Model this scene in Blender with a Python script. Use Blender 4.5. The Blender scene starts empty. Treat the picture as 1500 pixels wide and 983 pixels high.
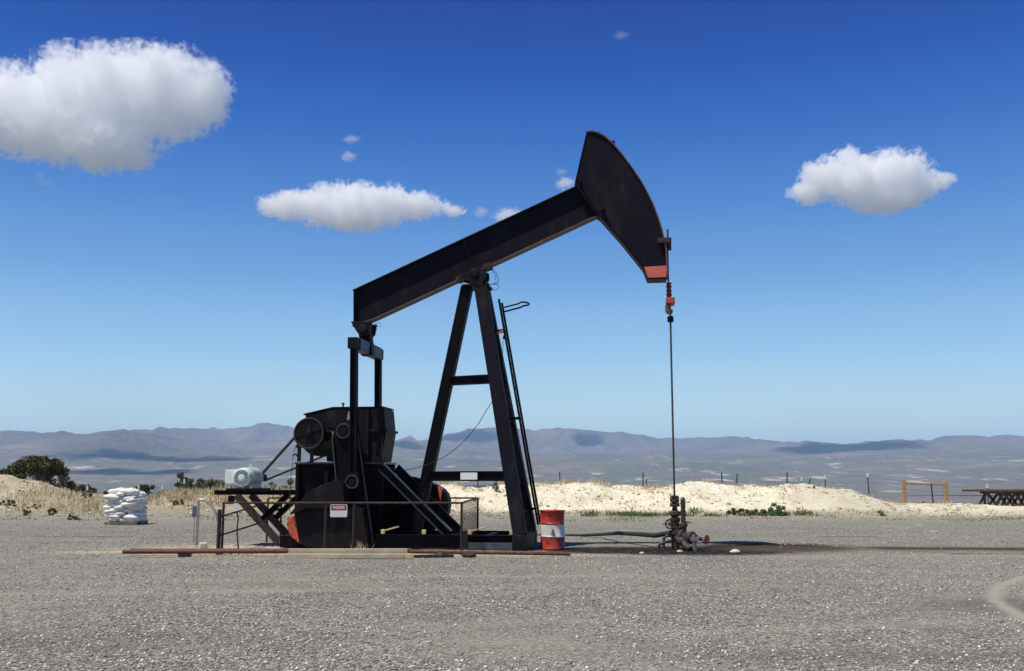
import bpy, math, random
import numpy as np
from mathutils import Vector, Matrix
random.seed(7); rng = np.random.default_rng(7)
S = bpy.context.scene; C = S.collection
R = math.radians
# ---------------------------------------------------------------- camera maths (photo pixels 1500 x 983)
F = 1458.0; TH = math.atan((700-491.5)/F); CT, ST = math.cos(TH), math.sin(TH); CAMZ = 1.65
def ray(px, py):
    u = (px-750)/F; v = (491.5-py)/F
    return u, CT - v*ST, ST + v*CT
def at(px, py, Y):                      # point seen at (px, py) that stands Y metres ahead
    a, b, c = ray(px, py); k = Y/b
    return Vector((a*k, Y, CAMZ + c*k))
def gnd(px, py, z=0.0):                 # point on the level z
    a, b, c = ray(px, py); k = (z-CAMZ)/c
    return Vector((a*k, b*k, z))
# ---------------------------------------------------------------- mesh builder
class MB:
    def __init__(s): s.v=[]; s.f=[]; s.m=[]; s.cuts=[]
    def add(s, vs, fs, mi=0):
        s.cuts.append((len(s.v),len(s.f))); o=len(s.v); s.v += [tuple(v) for v in vs]
        for f in fs: s.f.append(tuple(i+o for i in f)); s.m.append(mi)
        return s
    def box(s, x0,x1,y0,y1,z0,z1, mi=0):
        return s.add([(x0,y0,z0),(x1,y0,z0),(x1,y1,z0),(x0,y1,z0),(x0,y0,z1),(x1,y0,z1),(x1,y1,z1),(x0,y1,z1)],
            [(0,3,2,1),(4,5,6,7),(0,1,5,4),(1,2,6,5),(2,3,7,6),(3,0,4,7)], mi)
    def prism(s, poly, w0, w1, mi=0):   # poly in the x-z plane, extruded along y
        n=len(poly)
        area=sum(poly[i][0]*poly[(i+1)%n][1]-poly[(i+1)%n][0]*poly[i][1] for i in range(n))
        if area<0: poly=poly[::-1]
        vs=[(p[0],w0,p[1]) for p in poly]+[(p[0],w1,p[1]) for p in poly]
        fs=[tuple(range(n)), tuple(range(2*n-1,n-1,-1))]
        for i in range(n):
            j=(i+1)%n; fs.append((i,i+n,j+n,j))
        return s.add(vs, fs, mi)
    def frame(s, p0, p1, up=(0,0,1)):
        d=(Vector(p1)-Vector(p0)).normalized(); up=Vector(up)
        if abs(d.dot(up))>.98: up=Vector((0,1,0))
        a=d.cross(up).normalized(); b=a.cross(d).normalized()
        return d,a,b
    def bar(s, p0, p1, w, h, up=(0,0,1), w1=None, h1=None, mi=0):   # rectangular bar, w sideways, h along 'up'
        d,a,b=s.frame(p0,p1,up); w1=w1 or w; h1=h1 or h; vs=[]
        for p,ww,hh in ((Vector(p0),w,h),(Vector(p1),w1,h1)):
            for q,r in ((-1,-1),(1,-1),(1,1),(-1,1)): vs.append(p+a*ww/2*q+b*hh/2*r)
        return s.add(vs,[(0,1,2,3),(7,6,5,4),(0,4,5,1),(1,5,6,2),(2,6,7,3),(3,7,4,0)],mi)
    def ibeam(s, p0, p1, w, h, up=(0,0,1), t=.02):
        d,a,b=s.frame(p0,p1,up)
        s.bar(p0,p1,t,h-2*t,up)
        for k in (-1,1): s.bar(Vector(p0)+b*k*(h-t)/2, Vector(p1)+b*k*(h-t)/2, w, t, up)
        return s
    def channel(s, p0, p1, w, h, up=(0,0,1), t=.02, side=-1):   # web on one side, flanges to the other
        d,a,b=s.frame(p0,p1,up)
        s.bar(Vector(p0)+a*side*(w-t)/2,Vector(p1)+a*side*(w-t)/2,t,h-2*t,up)
        for k in (-1,1): s.bar(Vector(p0)+b*k*(h-t)/2, Vector(p1)+b*k*(h-t)/2, w, t, up)
        return s
    def tube(s, pts, r, n=8, mi=0, caps=True):
        pts=[Vector(p) for p in pts]; rs=r if isinstance(r,(list,tuple)) else [r]*len(pts)
        rings=[]; pa=None
        for i,p in enumerate(pts):
            d=(pts[min(i+1,len(pts)-1)]-pts[max(i-1,0)]).normalized()
            if pa is None:
                up=Vector((0,0,1)) if abs(d.z)<.9 else Vector((0,1,0)); a=d.cross(up).normalized()
            else: a=(pa-d*pa.dot(d)).normalized()
            b=a.cross(d); pa=a
            rings.append([p+(a*math.cos(2*math.pi*k/n)+b*math.sin(2*math.pi*k/n))*rs[i] for k in range(n)])
        vs=[v for g in rings for v in g]; fs=[]
        for i in range(len(pts)-1):
            for k in range(n):
                j=(k+1)%n; fs.append((i*n+k,i*n+j,(i+1)*n+j,(i+1)*n+k))
        if caps: fs += [tuple(range(n-1,-1,-1)), tuple(range((len(pts)-1)*n,len(pts)*n))]
        return s.add(vs,fs,mi)
    def lathe(s, base, axis, prof, n=20, mi=0):      # prof: (distance along axis, radius)
        base=Vector(base); ax=Vector(axis).normalized()
        return s.tube2([base+ax*q for q,_ in prof],[r for _,r in prof],ax,n,mi)
    def tube2(s, pts, rs, ax, n, mi=0):
        up=Vector((0,0,1)) if abs(ax.z)<.9 else Vector((0,1,0)); a=ax.cross(up).normalized(); b=a.cross(ax)
        vs=[p+(a*math.cos(2*math.pi*k/n)+b*math.sin(2*math.pi*k/n))*r for p,r in zip(pts,rs) for k in range(n)]; fs=[]
        for i in range(len(pts)-1):
            for k in range(n):
                j=(k+1)%n; fs.append((i*n+k,i*n+j,(i+1)*n+j,(i+1)*n+k))
        fs += [tuple(range(n-1,-1,-1)), tuple(range((len(pts)-1)*n,len(pts)*n))]
        return s.add(vs,fs,mi)
    def torus(s, c, axis, R0, r, n=24, m=6, mi=0):
        ax=Vector(axis).normalized(); up=Vector((0,0,1)) if abs(ax.z)<.9 else Vector((0,1,0))
        a=ax.cross(up).normalized(); b=a.cross(ax); c=Vector(c); vs=[];fs=[]
        for i in range(n):
            t=2*math.pi*i/n; e=a*math.cos(t)+b*math.sin(t)
            for k in range(m):
                q=2*math.pi*k/m; vs.append(c+e*(R0+r*math.cos(q))+ax*r*math.sin(q))
        for i in range(n):
            for k in range(m): fs.append((i*m+k,i*m+(k+1)%m,((i+1)%n)*m+(k+1)%m,((i+1)%n)*m+k))
        return s.add(vs,fs,mi)
    def each(s, name, mats, parent=None, bevel=0):     # every added piece becomes an object of its own
        out=[]; left=set(range(len(s.f))); cuts=s.cuts+[(len(s.v),len(s.f))]
        for (v0,f0),(v1,f1) in zip(cuts[:-1],cuts[1:]):
            m=MB(); m.v=s.v[v0:v1]; m.f=[tuple(i-v0 for i in f) for f in s.f[f0:f1]]; m.m=s.m[f0:f1]; out.append(m.build(name,mats,parent,bevel=bevel))
        return out
    def build(s, name, mats, parent=None, bevel=0, smooth=False):
        me=bpy.data.meshes.new(name); me.from_pydata(s.v,[],s.f)
        if not isinstance(mats,(list,tuple)): mats=[mats]
        for m in mats: me.materials.append(m)
        if any(s.m): me.polygons.foreach_set('material_index', s.m)
        me.validate(); me.update()
        if smooth:
            me.polygons.foreach_set('use_smooth',[True]*len(me.polygons))
            if smooth!='all': me.set_sharp_from_angle(angle=R(38))
        o=bpy.data.objects.new(name,me); C.objects.link(o); o.parent=parent
        if bevel:
            b=o.modifiers.new('bevel','BEVEL'); b.width=bevel; b.segments=2; b.limit_method='ANGLE'; b.angle_limit=R(40)
        return o
def tag(o,label=None,cat=None,group=None,kind=None):
    if label: o['label']=label
    if cat: o['category']=cat
    if group: o['group']=group
    if kind: o['kind']=kind
    return o
def empty(name,loc,rz=0.0):
    o=bpy.data.objects.new(name,None); C.objects.link(o); o.location=loc; o.rotation_euler=(0,0,rz); o.empty_display_size=.3
    return o
def mesh_obj(name, V, Fc, mat, smooth=False):
    me=bpy.data.meshes.new(name)
    V=np.asarray(V,dtype=np.float32); Fc=np.asarray(Fc,dtype=np.int32); k=Fc.shape[1]
    me.vertices.add(len(V)); me.vertices.foreach_set('co',V.ravel())
    me.loops.add(Fc.size); me.loops.foreach_set('vertex_index',Fc.ravel())
    me.polygons.add(len(Fc)); me.polygons.foreach_set('loop_start',np.arange(0,Fc.size,k,dtype=np.int32))
    if smooth: me.polygons.foreach_set('use_smooth',[True]*len(Fc))
    me.materials.append(mat); me.update(calc_edges=True); me.validate()
    o=bpy.data.objects.new(name,me); C.objects.link(o); return o
def grid_faces(nr,nc):
    i=np.arange(nr-1)[:,None]*nc+np.arange(nc-1)[None,:]
    return np.stack([i,i+1,i+nc+1,i+nc],-1).reshape(-1,4)
# ---------------------------------------------------------------- numpy noise
_P=rng.random((512,512)).astype(np.float64)
def vnoise(x,y):
    xi=np.floor(x).astype(int); yi=np.floor(y).astype(int); fx=x-xi; fy=y-yi
    fx=fx*fx*fx*(fx*(fx*6-15)+10); fy=fy*fy*fy*(fy*(fy*6-15)+10)
    a=_P[xi%512,yi%512]; b=_P[(xi+1)%512,yi%512]; c=_P[xi%512,(yi+1)%512]; d=_P[(xi+1)%512,(yi+1)%512]
    return (a*(1-fx)+b*fx)*(1-fy)+(c*(1-fx)+d*fx)*fy
def fbm(x,y,o=5,g=.5,ridged=False):
    t=0;a=1;n=0
    for k in range(o):
        v=vnoise(x*2**k+17.3*k,y*2**k+9.1*k)
        if ridged: v=1-abs(2*v-1)
        t=t+a*v;n+=a;a*=g
    return t/n
def sstep(a,b,x): t=np.clip((x-a)/(b-a),0,1); return t*t*(3-2*t)
# ---------------------------------------------------------------- node helpers
class NT:
    def __init__(s,tree): s.t=tree; s.n=tree.nodes; s.l=tree.links
    def new(s,typ,**kw):
        n=s.n.new(typ)
        for k,v in kw.items(): setattr(n,k,v)
        return n
    def put(s,sock,val):
        if isinstance(val,bpy.types.NodeSocket): s.l.new(val,sock)
        elif val is not None:
            if isinstance(val,(tuple,list)) and len(val)==3 and sock.type=='RGBA': val=(*val,1)
            sock.default_value=val
    def m(s,op,a,b=None,c=None,clamp=False):
        n=s.new('ShaderNodeMath',operation=op); n.use_clamp=clamp
        for i,v in enumerate((a,b,c)):
            if v is not None: s.put(n.inputs[i],v)
        return n.outputs[0]
    def vm(s,op,a,b=None,out=0):
        n=s.new('ShaderNodeVectorMath',operation=op); s.put(n.inputs[0],a)
        if b is not None: s.put(n.inputs[1],b)
        return n.outputs[out]
    def mix(s,f,a,b,mode='MIX'):
        n=s.new('ShaderNodeMix',data_type='RGBA',blend_type=mode); s.put(n.inputs[0],f); s.put(n.inputs[6],a); s.put(n.inputs[7],b)
        return n.outputs[2]
    def noise(s,vec,scale,detail=4,rough=.5,dist=0,col=False):
        n=s.new('ShaderNodeTexNoise'); s.put(n.inputs['Vector'],vec); n.inputs['Scale'].default_value=scale
        n.inputs['Detail'].default_value=detail; n.inputs['Roughness'].default_value=rough; n.inputs['Distortion'].default_value=dist
        return n.outputs[1 if col else 0]
    def vor(s,vec,scale,out=1,feature='F1'):
        n=s.new('ShaderNodeTexVoronoi',feature=feature); s.put(n.inputs['Vector'],vec); n.inputs['Scale'].default_value=scale
        return n.outputs[out]
    def rng(s,v,a,b,c=0.,d=1.,smooth=True):
        n=s.new('ShaderNodeMapRange',interpolation_type='SMOOTHSTEP' if smooth else 'LINEAR'); s.put(n.inputs[0],v)
        for i,q in enumerate((a,b,c,d)): s.put(n.inputs[1+i],q)
        return n.outputs[0]
    def sep(s,v):
        n=s.new('ShaderNodeSeparateXYZ'); s.put(n.inputs[0],v); return n.outputs
    def comb(s,x,y,z):
        n=s.new('ShaderNodeCombineXYZ')
        for i,q in enumerate((x,y,z)): s.put(n.inputs[i],q)
        return n.outputs[0]
    def ramp(s,f,stops,interp='LINEAR'):
        n=s.new('ShaderNodeValToRGB'); s.put(n.inputs[0],f); e=n.color_ramp.elements; n.color_ramp.interpolation=interp
        while len(e)<len(stops): e.new(.5)
        for q,(p,c) in zip(e,stops): q.position=p; q.color=(*c,1) if len(c)==3 else c
        return n.outputs[0]
    def bump(s,h,strength=.3,dist=.01):
        n=s.new('ShaderNodeBump'); s.put(n.inputs['Height'],h); n.inputs['Strength'].default_value=strength; n.inputs['Distance'].default_value=dist
        return n.outputs[0]
def material(name):
    m=bpy.data.materials.new(name); m.use_nodes=True; t=NT(m.node_tree)
    b=m.node_tree.nodes['Principled BSDF']; return m,t,b
def coords(t,kind='Object'):
    return t.new('ShaderNodeTexCoord').outputs[kind]
def paint(name, col, col2=None, rough=.45, scale=3.0, amt=.5, fine=.3, bump=.15, metallic=0, rust=None, rustamt=.0, dust=0.0, spec=.5):
    m,t,b=material(name); co=coords(t)
    n1=t.noise(co,scale,6,.6); f=t.rng(n1,.5-.25*amt-.05,.5+.25*amt+.05)
    c=t.mix(f,col,col2 or tuple(x*.6 for x in col))
    n2=t.noise(co,scale*14,3,.6); c=t.mix(t.m('MULTIPLY',t.rng(n2,.3,.7),fine),c,tuple(min(1,x*1.7+.004) for x in col))
    if rust: 
        n3=t.noise(co,scale*2.3,7,.7); c=t.mix(t.rng(n3,.62-rustamt*.3,.72-rustamt*.3),c,rust)
    if dust:   # pale dust and scuffs
        n4=t.noise(t.vm('MULTIPLY',co,(1,1,.35)),scale*1.7,7,.72); c=t.mix(t.m('MULTIPLY',t.rng(n4,.5,.75),dust),c,(.21,.18,.15))
    t.put(b.inputs['Base Color'],c); b.inputs['Metallic'].default_value=metallic; b.inputs['Specular IOR Level'].default_value=spec
    t.put(b.inputs['Roughness'],t.rng(n2,.2,.8,rough-.1,rough+.14))
    t.put(b.inputs['Normal'],t.bump(n2,bump,.006)); return m
BLACK=paint('black_paint',(.005,.004,.006),(.007,.0045,.005),rough=.5,fine=.15,rust=(.022,.009,.007),rustamt=.1,dust=.04,spec=.08)
BEAMB=paint('beam_black_paint',(.009,.009,.016),(.012,.009,.014),rough=.55,scale=1.6,fine=.2,rust=(.03,.014,.012),rustamt=.1,dust=.10,spec=.06)
WORN=paint('worn_black_paint',(.007,.006,.008),(.011,.008,.008),rough=.55,rust=(.045,.02,.014),rustamt=.05,dust=.13,spec=.14)
RUST=paint('rusty_steel',(.11,.045,.026),(.055,.026,.018),rough=.8,scale=6,rust=(.2,.09,.05),rustamt=.3)
EDGE=paint('painted_edge_highlight',(.07,.062,.075),(.03,.022,.024),rough=.35,scale=5,metallic=.3,dust=.3)  # paler paint stands in for lit edges on rims, flanges and deck
DKRUST=paint('dark_rusty_steel',(.035,.016,.012),(.016,.009,.008),rough=.7,scale=6,rust=(.1,.045,.03),rustamt=.3)
PIPE=paint('red_oxide_pipe',(.15,.045,.03),(.08,.03,.02),rough=.7,scale=4,rust=(.07,.03,.02),rustamt=.2)
ORANGE=paint('orange_red_paint',(.62,.085,.035),(.5,.07,.03),rough=.5,scale=5,rust=(.1,.04,.025),rustamt=.3)
PINKRED=paint('faded_red_paint',(.72,.14,.10),(.62,.12,.08),rough=.5,scale=3)
REDP=paint('drum_red_paint',(.5,.035,.022),(.38,.03,.02),rough=.45,scale=4,rust=(.07,.025,.02),rustamt=.35,dust=.15)
WHITEP=paint('drum_white_paint',(.8,.79,.74),(.7,.68,.62),rough=.5,scale=4,fine=0,rust=(.3,.2,.12),rustamt=-.25)
MOTOR=paint('pale_green_grey_enamel',(.78,.86,.80),(.66,.74,.69),rough=.4,scale=5,fine=.1,rust=(.16,.14,.11),rustamt=-.1)
GALV=paint('galvanised_steel',(.42,.44,.46),(.33,.34,.36),rough=.4,scale=5,metallic=.4)
SIGNW=paint('white_sign_enamel',(.8,.8,.78),(.74,.74,.71),rough=.45,scale=5,fine=0,bump=0)
SIGNR=paint('red_sign_enamel',(.7,.06,.03),(.6,.06,.03),rough=.45,scale=5,fine=0,bump=0)
SIGNK=paint('black_sign_enamel',(.02,.02,.02),(.02,.02,.02),rough=.45,scale=5,fine=0,bump=0)
OILY=paint('oily_dark_iron',(.03,.02,.018),(.055,.032,.022),rough=.5,scale=7,rust=(.14,.08,.055),rustamt=.35,dust=.35)
RUBBER=paint('black_rubber',(.015,.015,.016),(.03,.028,.026),rough=.7,scale=8,dust=.3)
WOOD=paint('weathered_timber',(.54,.46,.32),(.36,.30,.20),rough=.85,scale=3,amt=.8,bump=.4)
PALEW=paint('fresh_pine_timber',(.68,.52,.28),(.55,.4,.2),rough=.85,scale=3,bump=.3)
BROWNW=paint('brown_post_timber',(.5,.29,.14),(.36,.2,.1),rough=.85,scale=3,amt=.8,bump=.4)
SACK=paint('white_woven_sack',(.80,.785,.74),(.72,.70,.64),rough=.85,scale=5,fine=.05,bump=.5,dust=.25)
STONE=paint('pale_limestone',(.6,.55,.42),(.45,.4,.3),rough=.9,scale=5,bump=.6)
BARK=paint('juniper_bark',(.12,.09,.065),(.07,.05,.04),rough=.95,scale=8,bump=.8)
def leafmat(name,c1,c2,scale=2.5):
    m,t,b=material(name); co=coords(t)
    f=t.rng(t.noise(co,scale,3,.6),.35,.65); c=t.mix(f,c1,c2)
    f2=t.noise(co,scale*9,2,.5); c=t.mix(t.m('MULTIPLY',f2,.5),c,tuple(x*1.6 for x in c2))
    t.put(b.inputs['Base Color'],c); b.inputs['Roughness'].default_value=.75; b.inputs['Specular IOR Level'].default_value=.15
    return m
JUN=leafmat('juniper_foliage',(.045,.052,.022),(.105,.10,.04))
SAGE=leafmat('sagebrush_foliage',(.085,.095,.045),(.16,.155,.075))
GREEN=leafmat('green_weed_leaves',(.06,.11,.04),(.14,.20,.075))
DRY=leafmat('dry_grass_blades',(.42,.34,.19),(.6,.5,.3))
DEAD=leafmat('dead_brush_twigs',(.10,.07,.05),(.18,.13,.10))
# ================================================================ WORLD + SUN + CAMERA
SUNH=Vector((-.84,-.54,0)).normalized(); ELEV=R(66)
SUN=(SUNH*math.cos(ELEV)+Vector((0,0,1))*math.sin(ELEV)).normalized()
w=bpy.data.worlds.new('World'); S.world=w; w.use_nodes=True; t=NT(w.node_tree)
bg=w.node_tree.nodes['Background']
sky=t.new('ShaderNodeTexSky',sky_type='NISHITA'); sky.sun_disc=False; sky.sun_elevation=ELEV
sky.sun_rotation=math.atan2(SUN.x,SUN.y)%(2*math.pi); sky.altitude=1800; sky.air_density=1.0; sky.dust_density=.15; sky.ozone_density=2.4
# slide-film sky: deep saturated blue overhead, paling towards the horizon (by elevation), with the Sky Texture's own tint over it
ez_=t.sep(t.vm('NORMALIZE',t.new('ShaderNodeTexCoord').outputs['Generated']))[2]
def lin(*c): return tuple(((x/255+.055)/1.055)**2.4*10 if x>10 else x/255/12.92*10 for x in c)
SKY=[(0,(238,255,255)),(3.2,(215,250,255)),(7.2,(158,209,247)),(11.4,(110,167,226)),(15.5,(72,133,210)),(19.6,(34,102,192)),(23.4,(4,76,172)),(27.,(0,58,154)),(45,(2,48,122)),(90,(2,30,88))]
rp=t.ramp(ez_,[(math.sin(R(a)),lin(*c)) for a,c in SKY],'B_SPLINE' if False else 'EASE' if False else 'LINEAR')
t.put(bg.inputs[0],t.mix(.02,rp,sky.outputs[0]))
bg.inputs[1].default_value=.1
sl=bpy.data.lights.new('sun','SUN'); sl.energy=4.8; sl.angle=R(.53); sl.color=(1,.955,.87)
so=bpy.data.objects.new('sun',sl); C.objects.link(so); so.rotation_euler=SUN.to_track_quat('Z','Y').to_euler(); so.location=(0,0,60)
cam=bpy.data.cameras.new('camera'); co_=bpy.data.objects.new('camera',cam); C.objects.link(co_)
cam.sensor_width=36; cam.lens=36*F/1500; cam.clip_start=.1; cam.clip_end=60000
co_.location=(0,0,CAMZ); co_.rotation_euler=(R(90)+TH,0,0); S.camera=co_
vs=S.view_settings; vs.view_transform='Standard'; vs.look='None'; vs.exposure=0.0; vs.gamma=1; vs.use_curve_mapping=False
cy=S.cycles; cy.use_denoising=True; cy.max_bounces=44; cy.volume_bounces=40; cy.diffuse_bounces=3; cy.glossy_bounces=2; cy.transparent_max_bounces=8
cy.volume_step_rate=.45; cy.volume_max_steps=256; cy.use_adaptive_sampling=True; cy.adaptive_threshold=.02
# ================================================================ GROUND
def crest(X):   # berm crest height along X (at about 49 m)
    px=[-140,-100,-60,0,50,100,150,200,230,300,400,500,640,700,800,900,1000,1100,1140,1180,1210,1235,1255,1285,1320,1700]
    py=[ 690, 690,692,697,706,721,729,731,729,723,720,718,714,713.5,714,713.5,713,712,713,714.5,713,715,722,735,744,744]
    pts=[at(a,b,49.5) for a,b in zip(px,py)]
    return np.interp(X,[p.x for p in pts],[p.z for p in pts])
def pad_h(X,Y):
    h=.05*(fbm(X*.12+5,Y*.12,3)-.5)+.02*(fbm(X*.7,Y*.7,3)-.5)
    cr=crest(X)+.0
    yb=44.5+1.2*(fbm(X*.15+40,Y*0+3,3)-.5)*2
    prof=sstep(yb,49.5,Y)**.8*(1-sstep(50.5,56,Y))
    lum=(fbm(X*.55+9,Y*.55+30,5,.6)-.5)
    h=h+prof*(np.maximum(cr,0)+ .95*lum*np.clip(cr,0,1.4)/1.4)
    h=h+prof*.09*(fbm(X*2.6,Y*2.6,4,.6)-.5)*(cr>.15)
    # low spill of dirt at the foot and right end
    h=h+ .22*np.exp(-((X-21)/3.2)**2-((Y-52)/4.)**2)*(1+.8*lum)
    h=h-(sstep(64,72,Y)*4.5)-sstep(150,170,np.abs(X))*5-sstep(150,170,-Y)*5
    return h
xs=np.unique(np.concatenate([np.linspace(-175,-45,40),np.arange(-45,-31,.3),np.arange(-31,31,.16),np.arange(31,45,.3),np.linspace(45,175,40)]))
ys=np.unique(np.concatenate([np.linspace(-175,4,50),np.arange(4,42,.6),np.arange(42,44,.2),np.arange(44,52,.12),np.arange(52,58,.3),np.arange(58,74.1,.8)]))
XX,YY=np.meshgrid(xs,ys); ZZ=pad_h(XX,YY)
def seg_mask(t,X,Y,x0,y0,x1,y1,wid,soft,wob=None):
    dx,dy=x1-x0,y1-y0; L2=dx*dx+dy*dy
    ax=t.m('SUBTRACT',X,x0); ay=t.m('SUBTRACT',Y,y0)
    k=t.m('DIVIDE',t.m('ADD',t.m('MULTIPLY',ax,dx),t.m('MULTIPLY',ay,dy)),L2,clamp=True)
    ex=t.m('SUBTRACT',ax,t.m('MULTIPLY',k,dx)); ey=t.m('SUBTRACT',ay,t.m('MULTIPLY',k,dy))
    d=t.m('SQRT',t.m('ADD',t.m('MULTIPLY',ex,ex),t.m('MULTIPLY',ey,ey)))
    if wob is not None: d=t.m('ADD',d,wob)
    return t.rng(d,wid-soft,wid+soft,1,0)
def ell_mask(t,X,Y,cx,cy_,rx,ry,soft,wob=None):
    ex=t.m('DIVIDE',t.m('SUBTRACT',X,cx),rx); ey=t.m('DIVIDE',t.m('SUBTRACT',Y,cy_),ry)
    d=t.m('SQRT',t.m('ADD',t.m('MULTIPLY',ex,ex),t.m('MULTIPLY',ey,ey)))
    if wob is not None: d=t.m('ADD',d,wob)
    return t.rng(d,1-soft,1+soft,1,0)
def mx(t,*a):
    r=a[0]
    for b in a[1:]: r=t.m('MAXIMUM',r,b)
    return r
GM,t,b=material('gravel_and_sand'); geo=t.new('ShaderNodeNewGeometry'); P=geo.outputs['Position']; X,Y,Z=t.sep(P)
P2=t.comb(X,Y,0.)
c1=t.vor(P2,40); v1=t.sep(c1)[0]; h1=t.vor(P2,40,out=0)
c2=t.vor(P2,17); v2=t.sep(c2)[0]; v2b=t.sep(c2)[1]; h2=t.vor(P2,17,out=0)
g1=t.ramp(v1,[(0,(.06,.055,.065)),(.35,(.16,.155,.145)),(.75,(.27,.265,.235)),(.93,(.44,.42,.34)),(1,(.74,.68,.56))])
g2=t.ramp(v2,[(0,(.05,.045,.06)),(.3,(.12,.115,.12)),(.62,(.22,.215,.195)),(.85,(.36,.345,.29)),(.94,(.62,.59,.48)),(1,(.9,.86,.74))])
big=t.rng(t.noise(P2,1.3,3,.6),.42,.6)
grav=t.mix(t.m('MULTIPLY',t.m('ADD',.55,t.m('MULTIPLY',big,.4)),t.rng(h2,.5,.1)),g1,g2)
n_big=t.noise(P2,.16,5,.6); n_mid=t.noise(P2,.55,5,.6); n_f=t.noise(P2,3.2,5,.6)
stre=t.noise(t.vm('MULTIPLY',P2,(.22,1.0,1)),.9,5,.62)
grav=t.mix(t.m('MULTIPLY',t.rng(n_big,.42,.60),.45),grav,(.28,.275,.235))          # dustier patches
grav=t.mix(t.m('MULTIPLY',t.rng(stre,.52,.68),.4),grav,(.34,.325,.27))
grav=t.mix(t.m('MULTIPLY',t.rng(n_mid,.52,.68),.38),grav,(.13,.125,.125))
# sand colours
sn=t.noise(P2,1.1,6,.65)
sandc=t.ramp(sn,[(.25,(.46,.39,.26)),(.45,(.72,.65,.48)),(.7,(.84,.78,.60))])
sandc=t.mix(t.rng(v2b,.9,.97,0,.6),sandc,(.30,.27,.22))
tan=t.ramp(sn,[(.2,(.24,.20,.13)),(.5,(.36,.30,.20)),(.8,(.50,.44,.31))])
wob=t.m('MULTIPLY',t.m('SUBTRACT',n_f,.5),1.3); wobm=t.m('MULTIPLY',t.m('SUBTRACT',n_mid,.5),2.6)
# far strip: gravel turns into sandy, weedy ground
far=t.rng(t.m('ADD',Y,t.m('MULTIPLY',t.m('SUBTRACT',n_mid,.5),9)),33,43)
c=t.mix(t.m('MULTIPLY',far,t.rng(n_f,.3,.7,.15,.75)),grav,(.38,.345,.26))
weed=t.m('MULTIPLY',t.rng(t.noise(P2,.8,4,.7),.56,.68),t.rng(Y,27,42)); c=t.mix(t.m('MULTIPLY',weed,.55),c,(.16,.175,.09))
# pale sand at the foot of the machine
pm=mx(t,ell_mask(t,X,Y,-4.6,23.6,4.3,2.3,.35,wob),ell_mask(t,X,Y,-8.4,22.6,1.9,.5,.5,wob),ell_mask(t,X,Y,-1.2,22.0,3.6,.5,.5,wob))
c=t.mix(t.m('MULTIPLY',pm,.9),c,t.mix(.35,tan,sandc))
# tyre sweeps
TP=[gnd(*q) for q in ((1540,918),(1500,905),(1476,893),(1456,878),(1457,866),(1472,855),(1500,845),(1540,838))]
trk=mx(t,*[seg_mask(t,X,Y,a.x,a.y,e.x,e.y,.10,.09,t.m('MULTIPLY',wob,.10)) for a,e in zip(TP[:-1],TP[1:])])
c=t.mix(t.m('MULTIPLY',trk,.9),c,(.36,.335,.275))
c=t.mix(t.m('MULTIPLY',ell_mask(t,X,Y,6.6,13.2,1.25,1.0,.25,wob),t.m('MULTIPLY',t.m('SUBTRACT',1,trk),.45)),c,(.10,.095,.10))
c=t.mix(t.m('MULTIPLY',ell_mask(t,X,Y,-4.6,10.6,2.6,.55,.5,wob),.35),c,(.11,.105,.11))
c=t.mix(t.m('MULTIPLY',ell_mask(t,X,Y,3.6,9.6,2.2,.4,.5,wob),.35),c,(.10,.10,.105))
for (x0_,y0_,x1_,y1_) in ((-9,14.2,1.,15.6),(-9,15.9,1.,17.3),(-2,17.4,9,16.0),(1.5,11.0,9.,12.9)):      # faint packed wheel lanes
    c=t.mix(t.m('MULTIPLY',seg_mask(t,X,Y,x0_,y0_,x1_,y1_,.22,.22,t.m('MULTIPLY',wob,.35)),.32),c,(.36,.34,.275))
sw=mx(t,seg_mask(t,X,Y,4.5,18.6,12,17.0,.25,.25,wob),seg_mask(t,X,Y,5.,21.4,14,21.9,.5,.4,wob),seg_mask(t,X,Y,-12,20.0,-4,20.6,.35,.4,wob))
c=t.mix(t.m('MULTIPLY',sw,.35),c,(.36,.32,.24))
# oil stains; the right lobe also paints the horsehead's cast shadow darker
wh=at(990,790,24).x
wo=t.m('MULTIPLY',wob,.8)
oil=mx(t,ell_mask(t,X,Y,4.2,23.4,2.5,1.5,.28,wo),ell_mask(t,X,Y,2.5,23.6,2.0,1.2,.35,wo),ell_mask(t,X,Y,6.2,24.4,1.9,1.5,.35,wo))  # oil, with the right lobe also painting the horsehead's cast shadow
oil2=mx(t,seg_mask(t,X,Y,8.9,24.0,14.5,23.5,.48,.35,t.m('MULTIPLY',wob,.25)),seg_mask(t,X,Y,9.6,22.2,12.2,22.0,.10,.1,t.m('MULTIPLY',wob,.12)),
        seg_mask(t,X,Y,8.6,28.6,10.2,28.5,.12,.12,t.m('MULTIPLY',wob,.2)),t.m('MULTIPLY',seg_mask(t,X,Y,6.5,24.0,10,23.9,.15,.2,t.m('MULTIPLY',wob,.3)),.6),
        seg_mask(t,X,Y,-13.5,28.9,-10.8,28.7,.12,.12,t.m('MULTIPLY',wob,.2)),t.m('MULTIPLY',seg_mask(t,X,Y,17,41,20,40.8,.3,.3,wob),.7))
c=t.mix(t.m('MULTIPLY',oil,t.rng(n_f,.2,.6,.86,1.)),c,t.mix(t.rng(n_f,.4,.6),(.005,.003,.003),(.016,.009,.007)))
c=t.mix(t.m('MULTIPLY',seg_mask(t,X,Y,6.0,23.9,14.5,23.5,.9,.7,t.m('MULTIPLY',wob,1.1)),.5),c,(.16,.10,.06))
c=t.mix(t.m('MULTIPLY',oil2,.85),c,(.05,.02,.015))
c=t.mix(t.m('MULTIPLY',oil,t.rng(v2b,.93,.97,0,.55)),c,(.22,.18,.14))
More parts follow.
